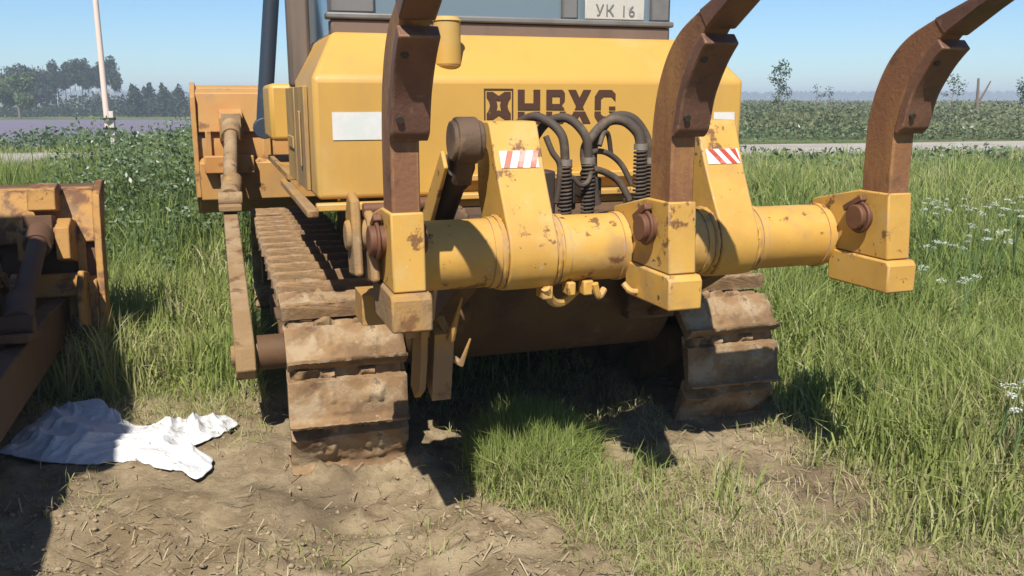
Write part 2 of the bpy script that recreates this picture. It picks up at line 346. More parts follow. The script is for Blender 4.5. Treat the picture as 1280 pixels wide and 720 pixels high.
def bulldozer(name, loc, rz, drop, label, cabin=True):
    BLD, ARM, RIB = ('orange', 'dustyarm', 'orange') if cabin else ('shadedrust', 'shadedrust', 'rustorange')
    root = empty(name, loc, rz); tag(root, label, 'bulldozer')
    A = lambda mb, nm, m, par=root, **k: mb.build(nm, MT[m], par, **k)
    # --- tracks
    RR = .40; W0 = .315; VA = .40; VB = 3.25
    L1 = VB - VA; LA = math.pi * RR; TOT = 2 * L1 + 2 * LA; NS = int(round(TOT / .245)); PH = ((L1 + .352) / (TOT / NS)) % 1
    for sd in (-1, 1):
        cu = sd * .95
        tr = MB()
        tr.prism([(.5, .18), (3.1, .18), (3.2, .34), (2.9, .50), (.8, .50), (.45, .36)], cu - .13, cu + .13)
        for k in range(6): tr.cyl((cu - .17, .75 + k * .43, .10), (cu + .17, .75 + k * .43, .10), .10, n=16)
        for k in range(2): tr.cyl((cu - .15, 1.3 + k * 1.2, .575), (cu + .15, 1.3 + k * 1.2, .575), .07, n=14)
        tro = A(tr, 'track', 'brown', bev=.01)
        sp = MB(); T = 22; poly = []
        for k in range(T):
            a0 = 2 * math.pi * k / T
            for f_, rr_ in ((0, .245), (.25, .30), (.55, .30), (.8, .245)): poly.append((VA + rr_ * math.cos(a0 + f_ * 2 * math.pi / T), W0 + rr_ * math.sin(a0 + f_ * 2 * math.pi / T)))
        sp.prism(poly, cu - .05, cu + .05); sp.cyl((cu - .2, VA, W0), (cu + .2, VA, W0), .12)
        A(sp, 'sprocket', 'brown', tro)
        idl = MB().cyl((cu - .06, VB, W0), (cu + .06, VB, W0), .28, n=32).cyl((cu - .2, VB, W0), (cu + .2, VB, W0), .11)
        A(idl, 'idler_wheel', 'brown', tro)
        rs = random.Random(5 if sd < 0 else 9)
        for k in range(NS):
            s = (k + PH + (0 if sd < 0 else .06)) * TOT / NS
            if s < L1: v = VB - s; w = W0 + RR - .045 * math.sin(math.pi * s / L1) * 0; nrm = (0, 1); tg = (-1, 0)
            elif s < L1 + LA: a = (s - L1) / RR; v = VA - RR * math.sin(a); w = W0 + RR * math.cos(a); nrm = (-math.sin(a), math.cos(a)); tg = (-math.cos(a), -math.sin(a))
            elif s < 2 * L1 + LA: v = VA + (s - L1 - LA); w = W0 - RR; nrm = (0, -1); tg = (1, 0)
            else: a = (s - 2 * L1 - LA) / RR; v = VB + RR * math.sin(a); w = W0 - RR * math.cos(a); nrm = (math.sin(a), -math.cos(a)); tg = (math.cos(a), math.sin(a))
            o = bpy.data.objects.new('track_shoe', SHOES[rs.randrange(4)]); COL.objects.link(o); o.parent = tro
            # local x = u, local z = outward, local y against the path so the grouser sits at the lower edge
            zz = Vector((0, nrm[0], nrm[1])); yy = Vector((0, -tg[0], -tg[1])); xx = yy.cross(zz)
            M = Matrix((xx, yy, zz)).transposed().to_4x4(); M.translation = Vector((cu + rs.uniform(-.006, .006), v, w))
            M = M @ Matrix.Rotation(rs.uniform(-.02, .02), 4, 'Z') @ Matrix.Rotation(rs.uniform(-.03, .03), 4, 'X')
            o.matrix_local = M
    # --- main frame and rear axle case
    ch = MB(); ch.bx(-.55, .55, .40, 3.4, .42, .82); ch.bx(-.42, .42, .45, 2.2, .82, 1.15)
    A(ch, 'main_frame', 'brown', bev=.02)
    ax = MB(); ax.prism([(.16, .48), (.05, .66), (.05, 1.05), (.12, 1.16), (.40, 1.16), (.40, .40), (.26, .385)], -.66, .66)
    ax.cyl((-.7, .36, .62), (.7, .36, .62), .16)
    A(ax, 'rear_axle_case', 'brown', bev=.02)
    # --- fuel tank
    T = MB(); P = []
    b0, b1 = 1.18, 1.69
    ring = [(-1.03, .15, b0), (1.03, .15, b0), (1.03, 1.35, b0), (-1.03, 1.35, b0), (-1.03, .15, b1), (1.03, .15, b1), (1.03, 1.35, b1), (-1.03, 1.35, b1),
            (-.915, .36, 1.89), (.915, .36, 1.89), (.915, 1.35, 1.89), (-.915, 1.35, 1.89)]
    T.add(ring, [(0, 3, 2, 1), (0, 1, 5, 4), (1, 2, 6, 5), (2, 3, 7, 6), (3, 0, 4, 7), (4, 5, 9, 8), (5, 6, 10, 9), (6, 7, 11, 10), (7, 4, 8, 11), (8, 9, 10, 11)])
    tank = A(T, 'fuel_tank', 'tank', bev=.022, seg=3)
    rl = MB(); rl.bx(-1.04, 1.04, .10, .16, 1.135, 1.168); rl.bx(-.52, .52, .10, .149, 1.245, 1.275); rl.bx(-.50, .50, .07, .149, 1.168, 1.195)
    A(rl, 'bottom_rail', 'yellow', tank, bev=.006)
    sp = MB(); sp.bx(-1.052, -1.032, .36, .80, 1.20, 1.66); sp.bx(-1.054, -1.032, .83, 1.30, 1.20, 1.66); sp.bx(-1.062, -1.053, .5, .56, 1.30, 1.55); sp.bx(-1.062, -1.053, .9, 1.2, 1.36, 1.42)
    A(sp, 'side_panel', 'dirtypanel', tank, bev=.006)
    fr = MB(); fr.bx(-1.085, -1.035, .06, 1.62, 1.115, 1.15); A(fr, 'floor_edge', 'muddy', tank, bev=.008)
    fk = MB().cyl((-.43, .235, 1.75), (-.43, .235, 1.935), .060, n=24).cyl((-.43, .235, 1.935), (-.43, .235, 1.955), .066, .05, n=24).cyl((-.43, .235, 1.715), (-.43, .235, 1.75), .03, .060, n=24)
    A(fk, 'filler_neck', 'tank', tank, bev=.004)
    # lettering
    let_h = .150; wb = 1.494; slit = 1.551
    def letters(ch_, u0, u1):
        mb = MB(); k = 0
        for poly in LET[ch_]:
            pp = [(u0 + p * (u1 - u0), wb + q_ * let_h) for p, q_ in poly]
            for keep, val in ((True, slit + .004), (False, slit - .004)):
                c = clip(pp, 1, val, keep)
                if len(c) >= 3: mb.prism(c, .1495, .1465 - .00012 * k, 1); k += 1
        A(mb, 'letter', 'letter', tank, smooth=False)
    for ch_, a, b in (('H', -.130, -.024), ('B', .006, .100), ('X', .112, .224), ('G', .244, .348)): letters(ch_, a, b)
    lg = MB(); c0, c1 = -.288, -.152; w0, w1 = 1.500, 1.648; fw = .006
    for pl in (Q(c0, c0 + fw, w0, w1), Q(c1 - fw, c1, w0, w1), Q(c0 + fw, c1 - fw, w0, w0 + fw), Q(c0 + fw, c1 - fw, w1 - fw, w1)): lg.prism(pl, .1495, .1465, 1)
    uc = (c0 + c1) / 2; wc = (w0 + w1) / 2; a = .056; h_ = .060
    X_ = [[(-a, h_), (-a * .55, h_), (0, h_ * .55), (0, .022), (-.018, .022), (-.018, 0), (-.036, 0), (-.044, h_ * .35), (-a, h_ * .62)],
          ]
    for sx in (-1, 1):
        for sy in (-1, 1): lg.prism([(uc + sx * p, wc + sy * q_) for p, q_ in [(a, h_), (a * .50, h_), (0, h_ * .70), (0, .020), (.011, .024), (.006, 0), (.040, 0), (.046, h_ * .34), (a, h_ * .58)]], .1495, .1465, 1)
    A(lg, 'emblem', 'letter', tank, smooth=False)
    A(MB().bx(-.955, -.745, .1462, .1492, 1.432, 1.548), 'reflective_sticker', 'sheen', tank)
    st = MB()
    A(MB().bx(.87, .985, .1462, .1492, 1.475, 1.54), 'reflective_sticker', 'white', tank)
    # --- cab, canopy posts
    cb = MB(); cb.bx(-.90, .80, .50, .60, 1.888, 1.955); cb.bx(-.90, .80, .60, 2.0, 1.86, 1.90)
    cab = A(cb, 'cab', 'cabbrown', bev=.008)
    A(MB().bx(-.92, .82, .485, .575, 1.957, 1.985), 'window_sill', 'grey', cab, bev=.008)
    for bxs in ((-.90, -.70, .50, .62, 1.986, 2.949), (.70, .80, .50, .62, 1.986, 2.949), (.22, .30, .50, .56, 1.986, 2.949), (-.90, -.80, 1.9, 2.0, 1.901, 2.949), (.70, .80, 1.9, 2.0, 1.901, 2.949)):
        if cabin or bxs[1] != .30: A(MB().bx(*bxs), 'cab_post', 'grey', cab, bev=.008)
    rf_ = [(-.95, .42), (.85, .42), (.85, 2.1), (-.95, 2.1)] if cabin else [(-.95, .08), (.74, .08), (.74, 1.95), (.52, 2.1), (.52, 2.6), (-.65, 2.6), (-.65, 2.1), (-.95, 1.95)]  # second machine's unseen roof: outline shaped for the shadow on blade and cloth
    A(MB().prism(rf_, 2.95, 3.05, 2), 'cab_roof', 'yellow', cab, bev=.03)
    if cabin:
        for bxs in ((-.70, .22, .528, .536, 1.985, 2.95), (.30, .70, .528, .536, 1.985, 2.95)): A(MB().bx(*bxs), 'rear_window', 'glass', cab)
        for bxs in ((-.858, -.85, .62, 1.9, 1.9, 2.95), (.75, .758, .62, 1.9, 1.9, 2.95)): A(MB().bx(*bxs), 'side_window', 'glass', cab)
        A(MB().bx(-.8, .7, 1.95, 1.958, 1.9, 2.95), 'front_window', 'glass', cab)
    seat = MB(); seat.bx(-.3, .3, .9, 1.5, 1.905, 2.2); seat.bx(-.3, .3, .8, .92, 2.2, 2.8); A(seat, 'driver_seat', 'dark', cab, bev=.04)
    if cabin:
        pl = MB(); pl.bx(.335, .655, .492, .502, 1.986, 2.10); plate = A(pl, 'number_plate', 'plate', cab, bev=.014)
        cv = bpy.data.curves.new('plate_text', 'FONT'); cv.body = 'УК 16'; cv.size = .075; cv.align_x = 'CENTER'; cv.extrude = .001; cv.space_character = 1.15
        to = bpy.data.objects.new('plate_text', cv); COL.objects.link(to); bpy.context.view_layer.update()
        dg = bpy.context.evaluated_depsgraph_get(); me = bpy.data.meshes.new_from_object(to.evaluated_get(dg)); bpy.data.objects.remove(to)
        me.materials.clear(); me.materials.append(MT['grey']); tx = bpy.data.objects.new('plate_text', me); COL.objects.link(tx); tx.parent = plate
        tx.location = (.495, .4895, 2.004); tx.rotation_euler = (R(90), 0, 0)
        for sd in (-1, 1):
            MBp = MB(); MBp.bx(sd * 1.0 - .055, sd * 1.0 + .055, .96, 1.06, 1.66 if sd > 0 else 1.66, 3.12)
            A(MBp, 'canopy_post', 'post', bev=.02)
        fp = MB(); fp.tube([(-1.09, 3.0, 1.40), (-1.075, 3.0, 1.55), (-.985, 3.0, 2.34), (-.97, 3.0, 3.1)], .056, 12); fp.box((-.985, 2.98, 1.375), (.26, .10, .06)); fp.cyl((-1.09, 2.92, 1.40), (-1.09, 3.08, 1.40), .075, n=16)
        A(fp, 'canopy_post', 'bluedark', bev=.006)['label'] = 'blue black front canopy post'
        fp = MB(); fp.tube([(1.09, 3.0, 1.1), (1.075, 3.0, 1.55), (.985, 3.0, 2.34), (.97, 3.0, 3.1)], .056, 12); A(fp, 'canopy_post', 'bluedark')
        cn = MB(); cn.bx(-1.15, 1.15, .75, 3.2, 3.10, 3.18); A(cn, 'canopy_roof', 'yellow', bev=.03)
    # --- bonnet and side boxes
    hd = MB(); hd.prism([(2.0, .95), (3.55, .95), (3.55, 1.60), (3.45, 1.66), (2.0, 1.72)], -.42, .42); A(hd, 'bonnet', 'yellow', bev=.03)
    A(MB().bx(-.50, .50, 3.5, 3.72, .7, 1.66), 'radiator_guard', 'yellow', bev=.03)
    for sd in (-1, 1):
        bb = MB(); bb.bx(min(sd * .52, sd * 1.09), max(sd * .52, sd * 1.09), 2.2, 2.9, 1.34, 1.70); A(bb, 'side_box', 'tank', bev=.03)
        fd = MB(); fd.bx(min(sd * .50, sd * 1.06), max(sd * .50, sd * 1.06), 1.40, 3.2, 1.16, 1.20); A(fd, 'fender', 'muddy', bev=.006)
    # --- blade, push arms (all swing about the rear pin)
    PV, PW = .60, .42; ang = -math.asin(min(.9, drop / 3.45))
    def sw(u, v, w):
        dv, dw = v - PV, w - PW; return (u, PV + dv * math.cos(ang) - dw * math.sin(ang), PW + dv * math.sin(ang) + dw * math.cos(ang))
    HB = 1.58
    bl = MB(); fc = [(4.28, .66), (4.12, .80), (4.06, 1.0), (4.06, 1.25), (4.12, 1.5), (4.26, 1.72)]
    bk = [(4.20, 1.70), (4.06, 1.50), (4.00, 1.25), (4.00, 1.0), (4.06, .80), (4.22, .66)]
    bl.prism(fc + bk, -HB, HB)
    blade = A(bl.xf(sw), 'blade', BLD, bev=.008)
    rb = MB()
    rb.prism([(3.97, 1.34), (4.05, 1.34), (4.16, 1.69), (4.03, 1.655)], -HB + .02, HB - .02)
    rb.prism([(3.90, .80), (4.02, .78), (3.995, 1.14), (3.90, 1.10)], -HB + .02, HB - .02)
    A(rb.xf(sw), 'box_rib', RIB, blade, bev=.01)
    for sd in (-1, 1):
        ep = MB(); ep.prism([(4.30, .65), (4.14, .79), (3.93, .82), (3.93, 1.3), (3.97, 1.62), (4.18, 1.73), (4.30, 1.74), (4.12, 1.40), (4.10, 1.0)], sd * HB - .02, sd * HB + .02)
        A(ep.xf(sw), 'end_plate', RIB, blade, bev=.005)
    for sd in (-1, 1):
        for k, w_ in ((.48, .06), (1.02, .05), (1.48, .045)):
            up = MB(); up.prism([(3.94, .80), (4.03, .78), (4.01, 1.35), (3.96, 1.35)], sd * k - w_ / 2, sd * k + w_ / 2)
            A(up.xf(sw), 'stiffener', RIB, blade, bev=.005)
    for sd in (-1, 1):
        bo = MB(); bo.prism([(3.78, 1.30), (4.0, 1.26), (4.02, 1.52), (3.86, 1.53), (3.78, 1.46)], sd * 1.30 - .09, sd * 1.30 + .09); 
        if not cabin:
            bo = MB(); bo.prism([(3.70, 1.24), (4.0, 1.22), (4.02, 1.47), (3.82, 1.48), (3.70, 1.42)], sd * 1.325 - .135, sd * 1.325 - .075); bo.prism([(3.70, 1.24), (4.0, 1.22), (4.02, 1.47), (3.82, 1.48), (3.70, 1.42)], sd * 1.325 + .06, sd * 1.325 + .135); bo.prism([(3.72, 1.36), (4.0, 1.34), (4.0, 1.465), (3.80, 1.47), (3.72, 1.42)], sd * 1.325 - .075, sd * 1.325 + .06)
            sbk = MB(); sbk.prism([(3.84, 1.53), (4.04, 1.53), (4.08, 1.69), (3.98, 1.70), (3.84, 1.655)], sd * 1.305 - .075, sd * 1.305 + .075); A(sbk.xf(sw), 'stop_block', RIB, blade, bev=.006)
        A(bo.xf(sw), 'strut_bracket', RIB, blade, bev=.006)
        bo = MB(); bo.prism([(3.62, .86), (3.95, .82), (3.95, 1.16), (3.72, 1.17), (3.62, 1.08)], sd * 1.24 - .10, sd * 1.24 - .065); bo.prism([(3.62, .86), (3.95, .82), (3.95, 1.16), (3.72, 1.17), (3.62, 1.08)], sd * 1.42 + .065, sd * 1.42 + .10); bo.bx(sd * 1.33 - .19, sd * 1.33 + .19, 3.80, 3.90, 1.02, 1.16)
        A(bo.xf(sw), 'arm_bracket', RIB, blade, bev=.01)
        pa = MB(); cu = sd * 1.36
        pa.prism([(.46, .36), (.52, .30), (.66, .30), (3.88, .80), (3.88, 1.02), (3.2, .95), (.62, .50), (.50, .46)], cu - .046, cu + .046)
        pa.cyl((cu - .065, .6, .40), (cu + .065, .6, .40), .05); pa.bx(cu - .075, cu + .075, 2.55, 2.85, .86, .90)
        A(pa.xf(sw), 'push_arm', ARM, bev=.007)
        tr_ = MB().cyl((sd * 1.0, .62, .40), (sd * 1.30, .62, .40), .085); A(tr_, 'trunnion', 'brown')
        sr = MB(); sr.cyl((sd * 1.30, 3.80, 1.42), (sd * 1.355, 2.75, .95), .050); sr.cyl((sd * 1.303, 3.78, 1.41), (sd * 1.31, 3.6, 1.32), .075); sr.cyl((sd * 1.33, 2.95, 1.04), (sd * 1.355, 2.72, .94), .07); sr.box((sd * 1.30, 3.78, 1.43), (.15, .14, .13))
        sr.cyl((sd * 1.355 - .08, 2.70, .93), (sd * 1.355 + .08, 2.70, .93), .05)
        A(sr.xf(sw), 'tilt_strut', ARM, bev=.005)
    # --- ripper
    BV, BW, BR = -.67, 1.06, .124
    bm = MB().cyl((-.84, BV, BW), (.90, BV, BW), BR, n=48)
    for uu in (-.515, -.255, .325, .565, -.02, .87): bm.cyl((uu - .012, BV, BW), (uu + .012, BV, BW), BR + .0055, n=48)
    for uu in (-.49, -.285, .350, .535):
        ringp = [(uu + (vnoise(k * .9, uu * 40) - .5) * .006, BV + (BR + .004) * math.cos(k * math.pi / 36), BW + (BR + .004) * math.sin(k * math.pi / 36)) for k in range(73)]
        bm.tube(ringp, [.007 + .004 * float(vnoise(k * 1.3, uu * 17)) for k in range(73)], 6)
    A(bm, 'ripper_beam', 'yellow', ang=30)
    for i, uc in enumerate((-.89, .048, .945)):
        hw = .052
        br = MB()
        side = [(-.60, 1.0), (-.62, 1.205), (-.89, 1.264), (-1.055, 1.264), (-1.075, 1.00), (-.80, .985)]
        side[4] = (-1.073, 1.02); side[5] = (-.76, 1.02); br.prism(side, uc - hw, uc + hw)
        brk = A(br, 'shank_bracket', 'yellow', bev=.006)
        hl = MB().prism([(-.765, .895), (-.755, 1.018), (-1.085, 1.018), (-1.10, 1.0), (-1.10, .90)], uc - hw - .012, uc + hw + .012)
        A(hl, 'bracket_heel', 'muddy' if i == 0 else 'yellow', brk, bev=.007)
        pn = MB(); pn.cyl((uc - hw - .05, -.935, 1.165), (uc + hw + .03, -.935, 1.165), .048, n=24); pn.cyl((uc - hw - .03, -.935, 1.165), (uc - hw - .018, -.935, 1.165), .062, n=24); pn.box((uc - hw - .02, -.90, 1.215), (.03, .11, .025), Matrix.Rotation(-.5, 3, 'X'))
        A(pn, 'retaining_pin', 'rust', brk, bev=.005)
        fr_ = [(-.90, 1.10), (-.897, 1.42), (-.905, 1.54), (-.933, 1.645), (-.988, 1.742), (-1.065, 1.812), (-1.165, 1.858), (-1.265, 1.893)]
        bk_ = [(-1.262, 1.842), (-1.215, 1.795), (-1.150, 1.735), (-1.085, 1.635), (-1.055, 1.52), (-1.047, 1.42), (-1.047, 1.10)]
        sm = [(p[1], p[2]) for p in pth([(0, *p) for p in fr_], 30)] + [(p[1], p[2]) for p in pth([(0, *p) for p in bk_], 30)]
        sh = MB(); NP = len(sm); hwS = .044
        sh.prism(sm, uc - hwS, uc + hwS)
        shk = A(sh, 'ripper_shank', 'shankside', bev=.006, ang=25)
        g = MB(); inn = [(-1.050, 1.485), (-1.060, 1.54), (-1.088, 1.635), (-1.153, 1.742), (-1.215, 1.80)]
        outp = [(-1.245, 1.768), (-1.185, 1.708), (-1.125, 1.617), (-1.098, 1.53), (-1.088, 1.50), (-1.062, 1.478)]
        pi_ = [(p[1], p[2]) for p in pth([(0, *p) for p in inn], 16)]; po_ = [(p[1], p[2]) for p in pth([(0, *p) for p in outp], 20)]
        g.prism(pi_ + po_, uc - .050, uc + .068)
        gd = A(g, 'shank_guard', 'guard', shk, bev=.008, ang=25)
        for (a_, b_) in ((-1.100, 1.545), (-1.19, 1.725)): A(MB().cyl((uc - .025, a_ + .02, b_ + .006), (uc - .025, a_ - .012, b_ - .004), .011, n=12), 'guard_pin', 'dark', gd)
        tp = MB(); tp.add([(uc - .048, -1.185, 1.868), (uc + .056, -1.185, 1.868), (uc + .056, -1.238, 1.808), (uc - .048, -1.238, 1.808),
                           (uc - .048, -1.36, 1.928), (uc + .056, -1.36, 1.928), (uc + .056, -1.375, 1.885), (uc - .048, -1.375, 1.885),
                           (uc - .045, -1.60, 2.022), (uc + .052, -1.60, 2.022), (uc + .052, -1.605, 2.002), (uc - .045, -1.605, 2.002)],
                          [(0, 1, 2, 3), (0, 4, 5, 1), (1, 5, 6, 2), (2, 6, 7, 3), (3, 7, 4, 0), (4, 8, 9, 5), (5, 9, 10, 6), (6, 10, 11, 7), (7, 11, 8, 4), (8, 11, 10, 9)])
        A(tp, 'shank_tip', 'guard', shk, bev=.008)
    # ripper arms (towers wrapping the beam)
    for (ua, ub, ta, tb, mk) in ((-.478, -.298, -.480, -.292, 0), (.362, .522, .372, .552, 1)):
        am = MB(); prof = [(-.40, 1.522), (-.545, 1.522), (-.562, 1.505), (-.655, 1.335), (-.745, 1.195), (-.795, 1.125), (-.812, 1.06), (-.80, .995), (-.755, .94), (-.67, .916), (-.56, .97), (-.40, 1.25)]
        am.prism(prof, ua, ub)
        def lean(u, v, w, ua=ua, ub=ub, ta=ta, tb=tb):
            t = min(1, max(0, (w - 1.12) / .42)); k = (u - ua) / (ub - ua); return (ua + (ta - ua) * t + k * ((ub - ua) + ((tb - ta) - (ub - ua)) * t), v, w)
        arm = A(am.xf(lean), 'ripper_arm', 'yellow', bev=.006)
        # hazard sticker on the sloping face between (-.765,1.52) and (-.90,1.275)
        d = Vector((0, -.093, -.170)).normalized(); nn = Vector((0, -d.z, d.y)); nn = nn if nn.y < 0 else -nn
        base = Vector((0, -.562, 1.505))
        s0, s1 = (.100, .168) if mk == 0 else (.108, .172)
        um = (lean(ua, 0, 1.40)[0] + lean(ub, 0, 1.40)[0]) / 2; hw = .072
        def qd(mb, pts2, off):
            mb.add([base + d * (s_) + nn * off + Vector((uu, 0, 0)) for uu, s_ in pts2] + [base + d * (s_) + nn * .0005 + Vector((uu, 0, 0)) for uu, s_ in pts2],
                   [(0, 1, 2, 3), (7, 6, 5, 4), (0, 4, 5, 1), (1, 5, 6, 2), (2, 6, 7, 3), (3, 7, 4, 0)])
        w_ = MB(); qd(w_, [(um - hw, s0), (um + hw, s0), (um + hw, s1), (um - hw, s1)], .003)
        sk = A(w_, 'hazard_sticker', 'white', arm, smooth=False)
        r_ = MB(); sg = -1
        for k in range(3):
            a0 = um - hw + .008 + k * .050; dx = .045
            pts4 = [(a0, s0 + .001), (a0 + .024, s0 + .001), (min(a0 + .024 + dx, um + hw), s1 - .001), (min(a0 + dx, um + hw), s1 - .001)] if mk else [(a0 + dx * .5, s0 + .001), (a0 + .022 + dx * .5, s0 + .001), (a0 + .022, s1 - .001), (a0, s1 - .001)]
            qd(r_, pts4, .0045)
        A(r_, 'red_stripe', 'red' if mk else 'pink', sk, smooth=False)
    # linkage behind the towers
    for sd, u0 in ((-1, -.570), (1, .455)):
        kk = 1 if sd < 0 else .62
        lk = MB(); lk.cyl((u0 - .055 * kk, -.56, 1.455), (u0 + .06 * kk, -.56, 1.455), .072 * kk, n=24); lk.cyl((u0 - .04 * kk, -.56, 1.455), (u0 + .04 * kk, -.56, 1.455), .085 * kk, n=24); lk.box((u0, -.50, 1.385), (.07 * kk, .12 * kk, .16), Matrix.Rotation(.5, 3, 'X'))
        if sd < 0: A(lk, 'arm_pivot', 'boss', bev=.006)
        cy = MB(); cy.cyl((u0, -.54, 1.42), (u0, .0, .98), .05, n=20); cy.cyl((u0, -.47, 1.363), (u0, -.40, 1.306), .062, n=20)
        A(cy, 'ripper_cylinder', 'dark')
        pl = MB(); pl.prism([(-.58, 1.36), (-.53, 1.42), (-.12, 1.09), (-.10, 1.0), (-.20, 1.0)], u0 - .085, u0 - .068); A(pl, 'link_plate', 'yellow', bev=.005)
        ll = MB(); ll.prism([(-.74, 1.02), (-.70, .95), (-.1, .62), (.04, .60), (.04, .78), (-.05, .80), (-.62, 1.1)], u0 + .02 * sd - .04, u0 + .02 * sd + .04)
        A(ll, 'lower_link', 'brown', bev=.01)
        bk2 = MB(); bk2.bx(u0 - .12, u0 + .12, -.08, .02, .60, 1.16); bk2.cyl((u0 - .14, -.06, 1.10), (u0 + .14, -.06, 1.10), .05); bk2.cyl((u0 - .14, -.06, .70), (u0 + .14, -.06, .70), .06)
        A(bk2, 'link_bracket', 'brown', bev=.01)
    # muddy hooked plate hanging behind the left track
    dp = MB(); dp.prism([(-.62, .74), (-.50, .78), (-.46, .66), (-.40, .47), (-.47, .44), (-.56, .50), (-.60, .62)], -.715, -.69)
    dp.prism([(-.60, .72), (-.50, .74), (-.44, .48), (-.53, .44)], -.66, -.585)
    dp.tube([(-.62, -.52, .76), (-.60, -.60, .70), (-.56, -.62, .86)], [.02, .018, .004], 6); dp.tube([(-.60, -.5, .62), (-.56, -.6, .60), (-.53, -.62, .70)], [.018, .014, .004], 6)
    dp.box((-.80, -.56, .84), (.26, .16, .11)); dp.box((-.72, -.54, .76), (.09, .09, .10))
    dp.xf(lambda u, v, w: (u - .045, v, w + .03)); A(dp, 'scraper_plate', 'muddy', bev=.01)
    # side bracket left of the left shank
    sb = MB(); sb.prism([(-.78, .98), (-.74, 1.18), (-.80, 1.26), (-.88, 1.24), (-.92, 1.0)], -1.035, -1.005); sb.prism([(-.80, .96), (-.76, 1.14), (-.82, 1.20), (-.88, 1.18), (-.93, .98)], -.985, -.955); sb.cyl((-1.05, -.83, 1.12), (-.94, -.83, 1.12), .05)
    sb.xf(lambda u, v, w: (u, v, w + .05)); A(sb, 'pin_cheek', 'muddy', bev=.01)
    # hydraulic hoses, spring guards and valve block
    def hose(pts, r=.016): A(MB().tube(pth(pts, 40), r, 10), 'hydraulic_hose', 'rubber', ang=80)
    def spring(p0, p1, r=.026):
        p0 = Vector(p0); p1 = Vector(p1); L_ = (p1 - p0).length; d_ = (p1 - p0).normalized(); a_ = d_.orthogonal().normalized(); b_ = d_.cross(a_); turns = int(L_ / .0145)
        A(MB().tube([p0 + d_ * (L_ * k / (turns * 8)) + a_ * (r * math.cos(k * math.pi / 4)) + b_ * (r * math.sin(k * math.pi / 4)) for k in range(turns * 8 + 1)], .0052, 5), 'spring_guard', 'rubber', ang=80)
        A(MB().cyl(p0, p1, r * .62, n=12), 'hydraulic_hose', 'rubber'); A(MB().cyl(p1, p1 + d_ * .025, r * 1.1, n=12), 'hose_fitting', 'steel')
    for uu, vv, wa, wz in ((-.125, -.42, 1.12, 1.345), (-.022, -.41, 1.12, 1.35), (.212, -.40, 1.14, 1.40), (.285, -.34, 1.14, 1.34)): spring((uu, vv, wa), (uu, vv, wz))
    hose([(-.125, -.42, 1.37), (-.135, -.41, 1.46), (-.175, -.36, 1.515), (-.225, -.28, 1.53), (-.29, -.15, 1.45), (-.32, .03, 1.30)], .018)
    hose([(-.022, -.41, 1.37), (-.032, -.41, 1.45), (-.07, -.38, 1.51), (-.115, -.35, 1.53), (-.165, -.29, 1.50), (-.20, -.2, 1.40), (-.21, .0, 1.25)], .018)
    hose([(.212, -.40, 1.42), (.200, -.39, 1.47), (.15, -.37, 1.515), (.085, -.36, 1.515), (.02, -.36, 1.46), (-.02, -.37, 1.38), (.03, -.38, 1.18)], .021)
    hose([(.285, -.34, 1.36), (.265, -.34, 1.45), (.205, -.33, 1.525), (.125, -.32, 1.53), (.06, -.32, 1.46), (.035, -.32, 1.38), (.04, -.34, 1.20)], .019)
    hose([(-.02, -.38, 1.375), (.03, -.36, 1.395), (.09, -.35, 1.385), (.15, -.35, 1.34), (.19, -.37, 1.26)], .012)
    hose([(-.03, -.37, 1.305), (.03, -.35, 1.32), (.09, -.34, 1.305), (.15, -.34, 1.265), (.19, -.36, 1.19)], .015)
    hose([(.03, -.40, 1.42), (.055, -.38, 1.465), (.085, -.36, 1.46), (.11, -.34, 1.37)], .010)
    hose([(-.10, -.45, 1.30), (-.07, -.45, 1.27), (-.03, -.44, 1.29), (.0, -.40, 1.38)], .010)
    hose([(-.20, -.40, 1.46), (-.18, -.42, 1.40), (-.15, -.43, 1.34), (-.16, -.42, 1.2)], .012)
    for bxs in ((-.215, -.155, -.40, -.30, 1.14, 1.325), (-.005, .09, -.30, -.20, 1.20, 1.285), (-.10, -.05, -.36, -.26, 1.16, 1.30)): A(MB().bx(*bxs), 'valve_block', 'dark', bev=.01)
    A(MB().bx(-.60, .58, -.50, .12, 1.08, 1.10), 'shade_tray', 'boss', bev=.006)  # hidden tray, widened to keep sun off the rear axle case
    # clamps under the beam
    for pp, rr in (([(-.30, -.90, .97), (-.26, -.86, .91), (-.20, -.82, .895), (-.14, -.80, .93)], .017), ([(-.03, -.98, .985), (-.01, -1.0, .96), (.03, -1.0, .955)], .011), ([(-.12, -.93, .98), (-.10, -.92, .93), (-.07, -.90, .95)], .013)):
        A(MB().tube(pth([(p_[0] - .03, p_[1] + .14, p_[2] - .035) for p_ in pp], 12), rr, 8), 'hose_clamp', 'yellow')
    for bxs in ((-.31, -.27, -.90, -.82, .925, .985), (-.215, -.185, -.91, -.84, .935, .985), (-.15, -.11, -.90, -.82, .93, .985)): A(MB().bx(bxs[0] - .03, bxs[1] - .03, bxs[2] + .14, bxs[3] + .14, bxs[4] - .035, bxs[5] - .035), 'clamp_lug', 'yellow', bev=.006)
    for (a_, b_, c_, r_) in ((-.72, -.06, 1.10, .035), (-.66, -.05, 1.16, .028), (-.60, -.12, 1.18, .03), (-.80, .08, 1.14, .03)): A(MB().cyl((a_ - .05, b_, c_), (a_ + .05, b_, c_), r_, n=14), 'pipe_fitting', 'rust', bev=.004)
    return root

bulldozer('bulldozer', (OX, OY, 0), TH, 0., 'yellow bulldozer seen from behind, three rusty ripper shanks raised, HBXG on its tank')
M2 = np.array([-2.44, 5.25]) - ux * 1.62 - vx * 4.0
bulldozer('bulldozer', (float(M2[0]), float(M2[1]), 0), TH, .58, 'orange bulldozer cut off at the left edge, lowered blade in shadow behind white cloth', cabin=False)

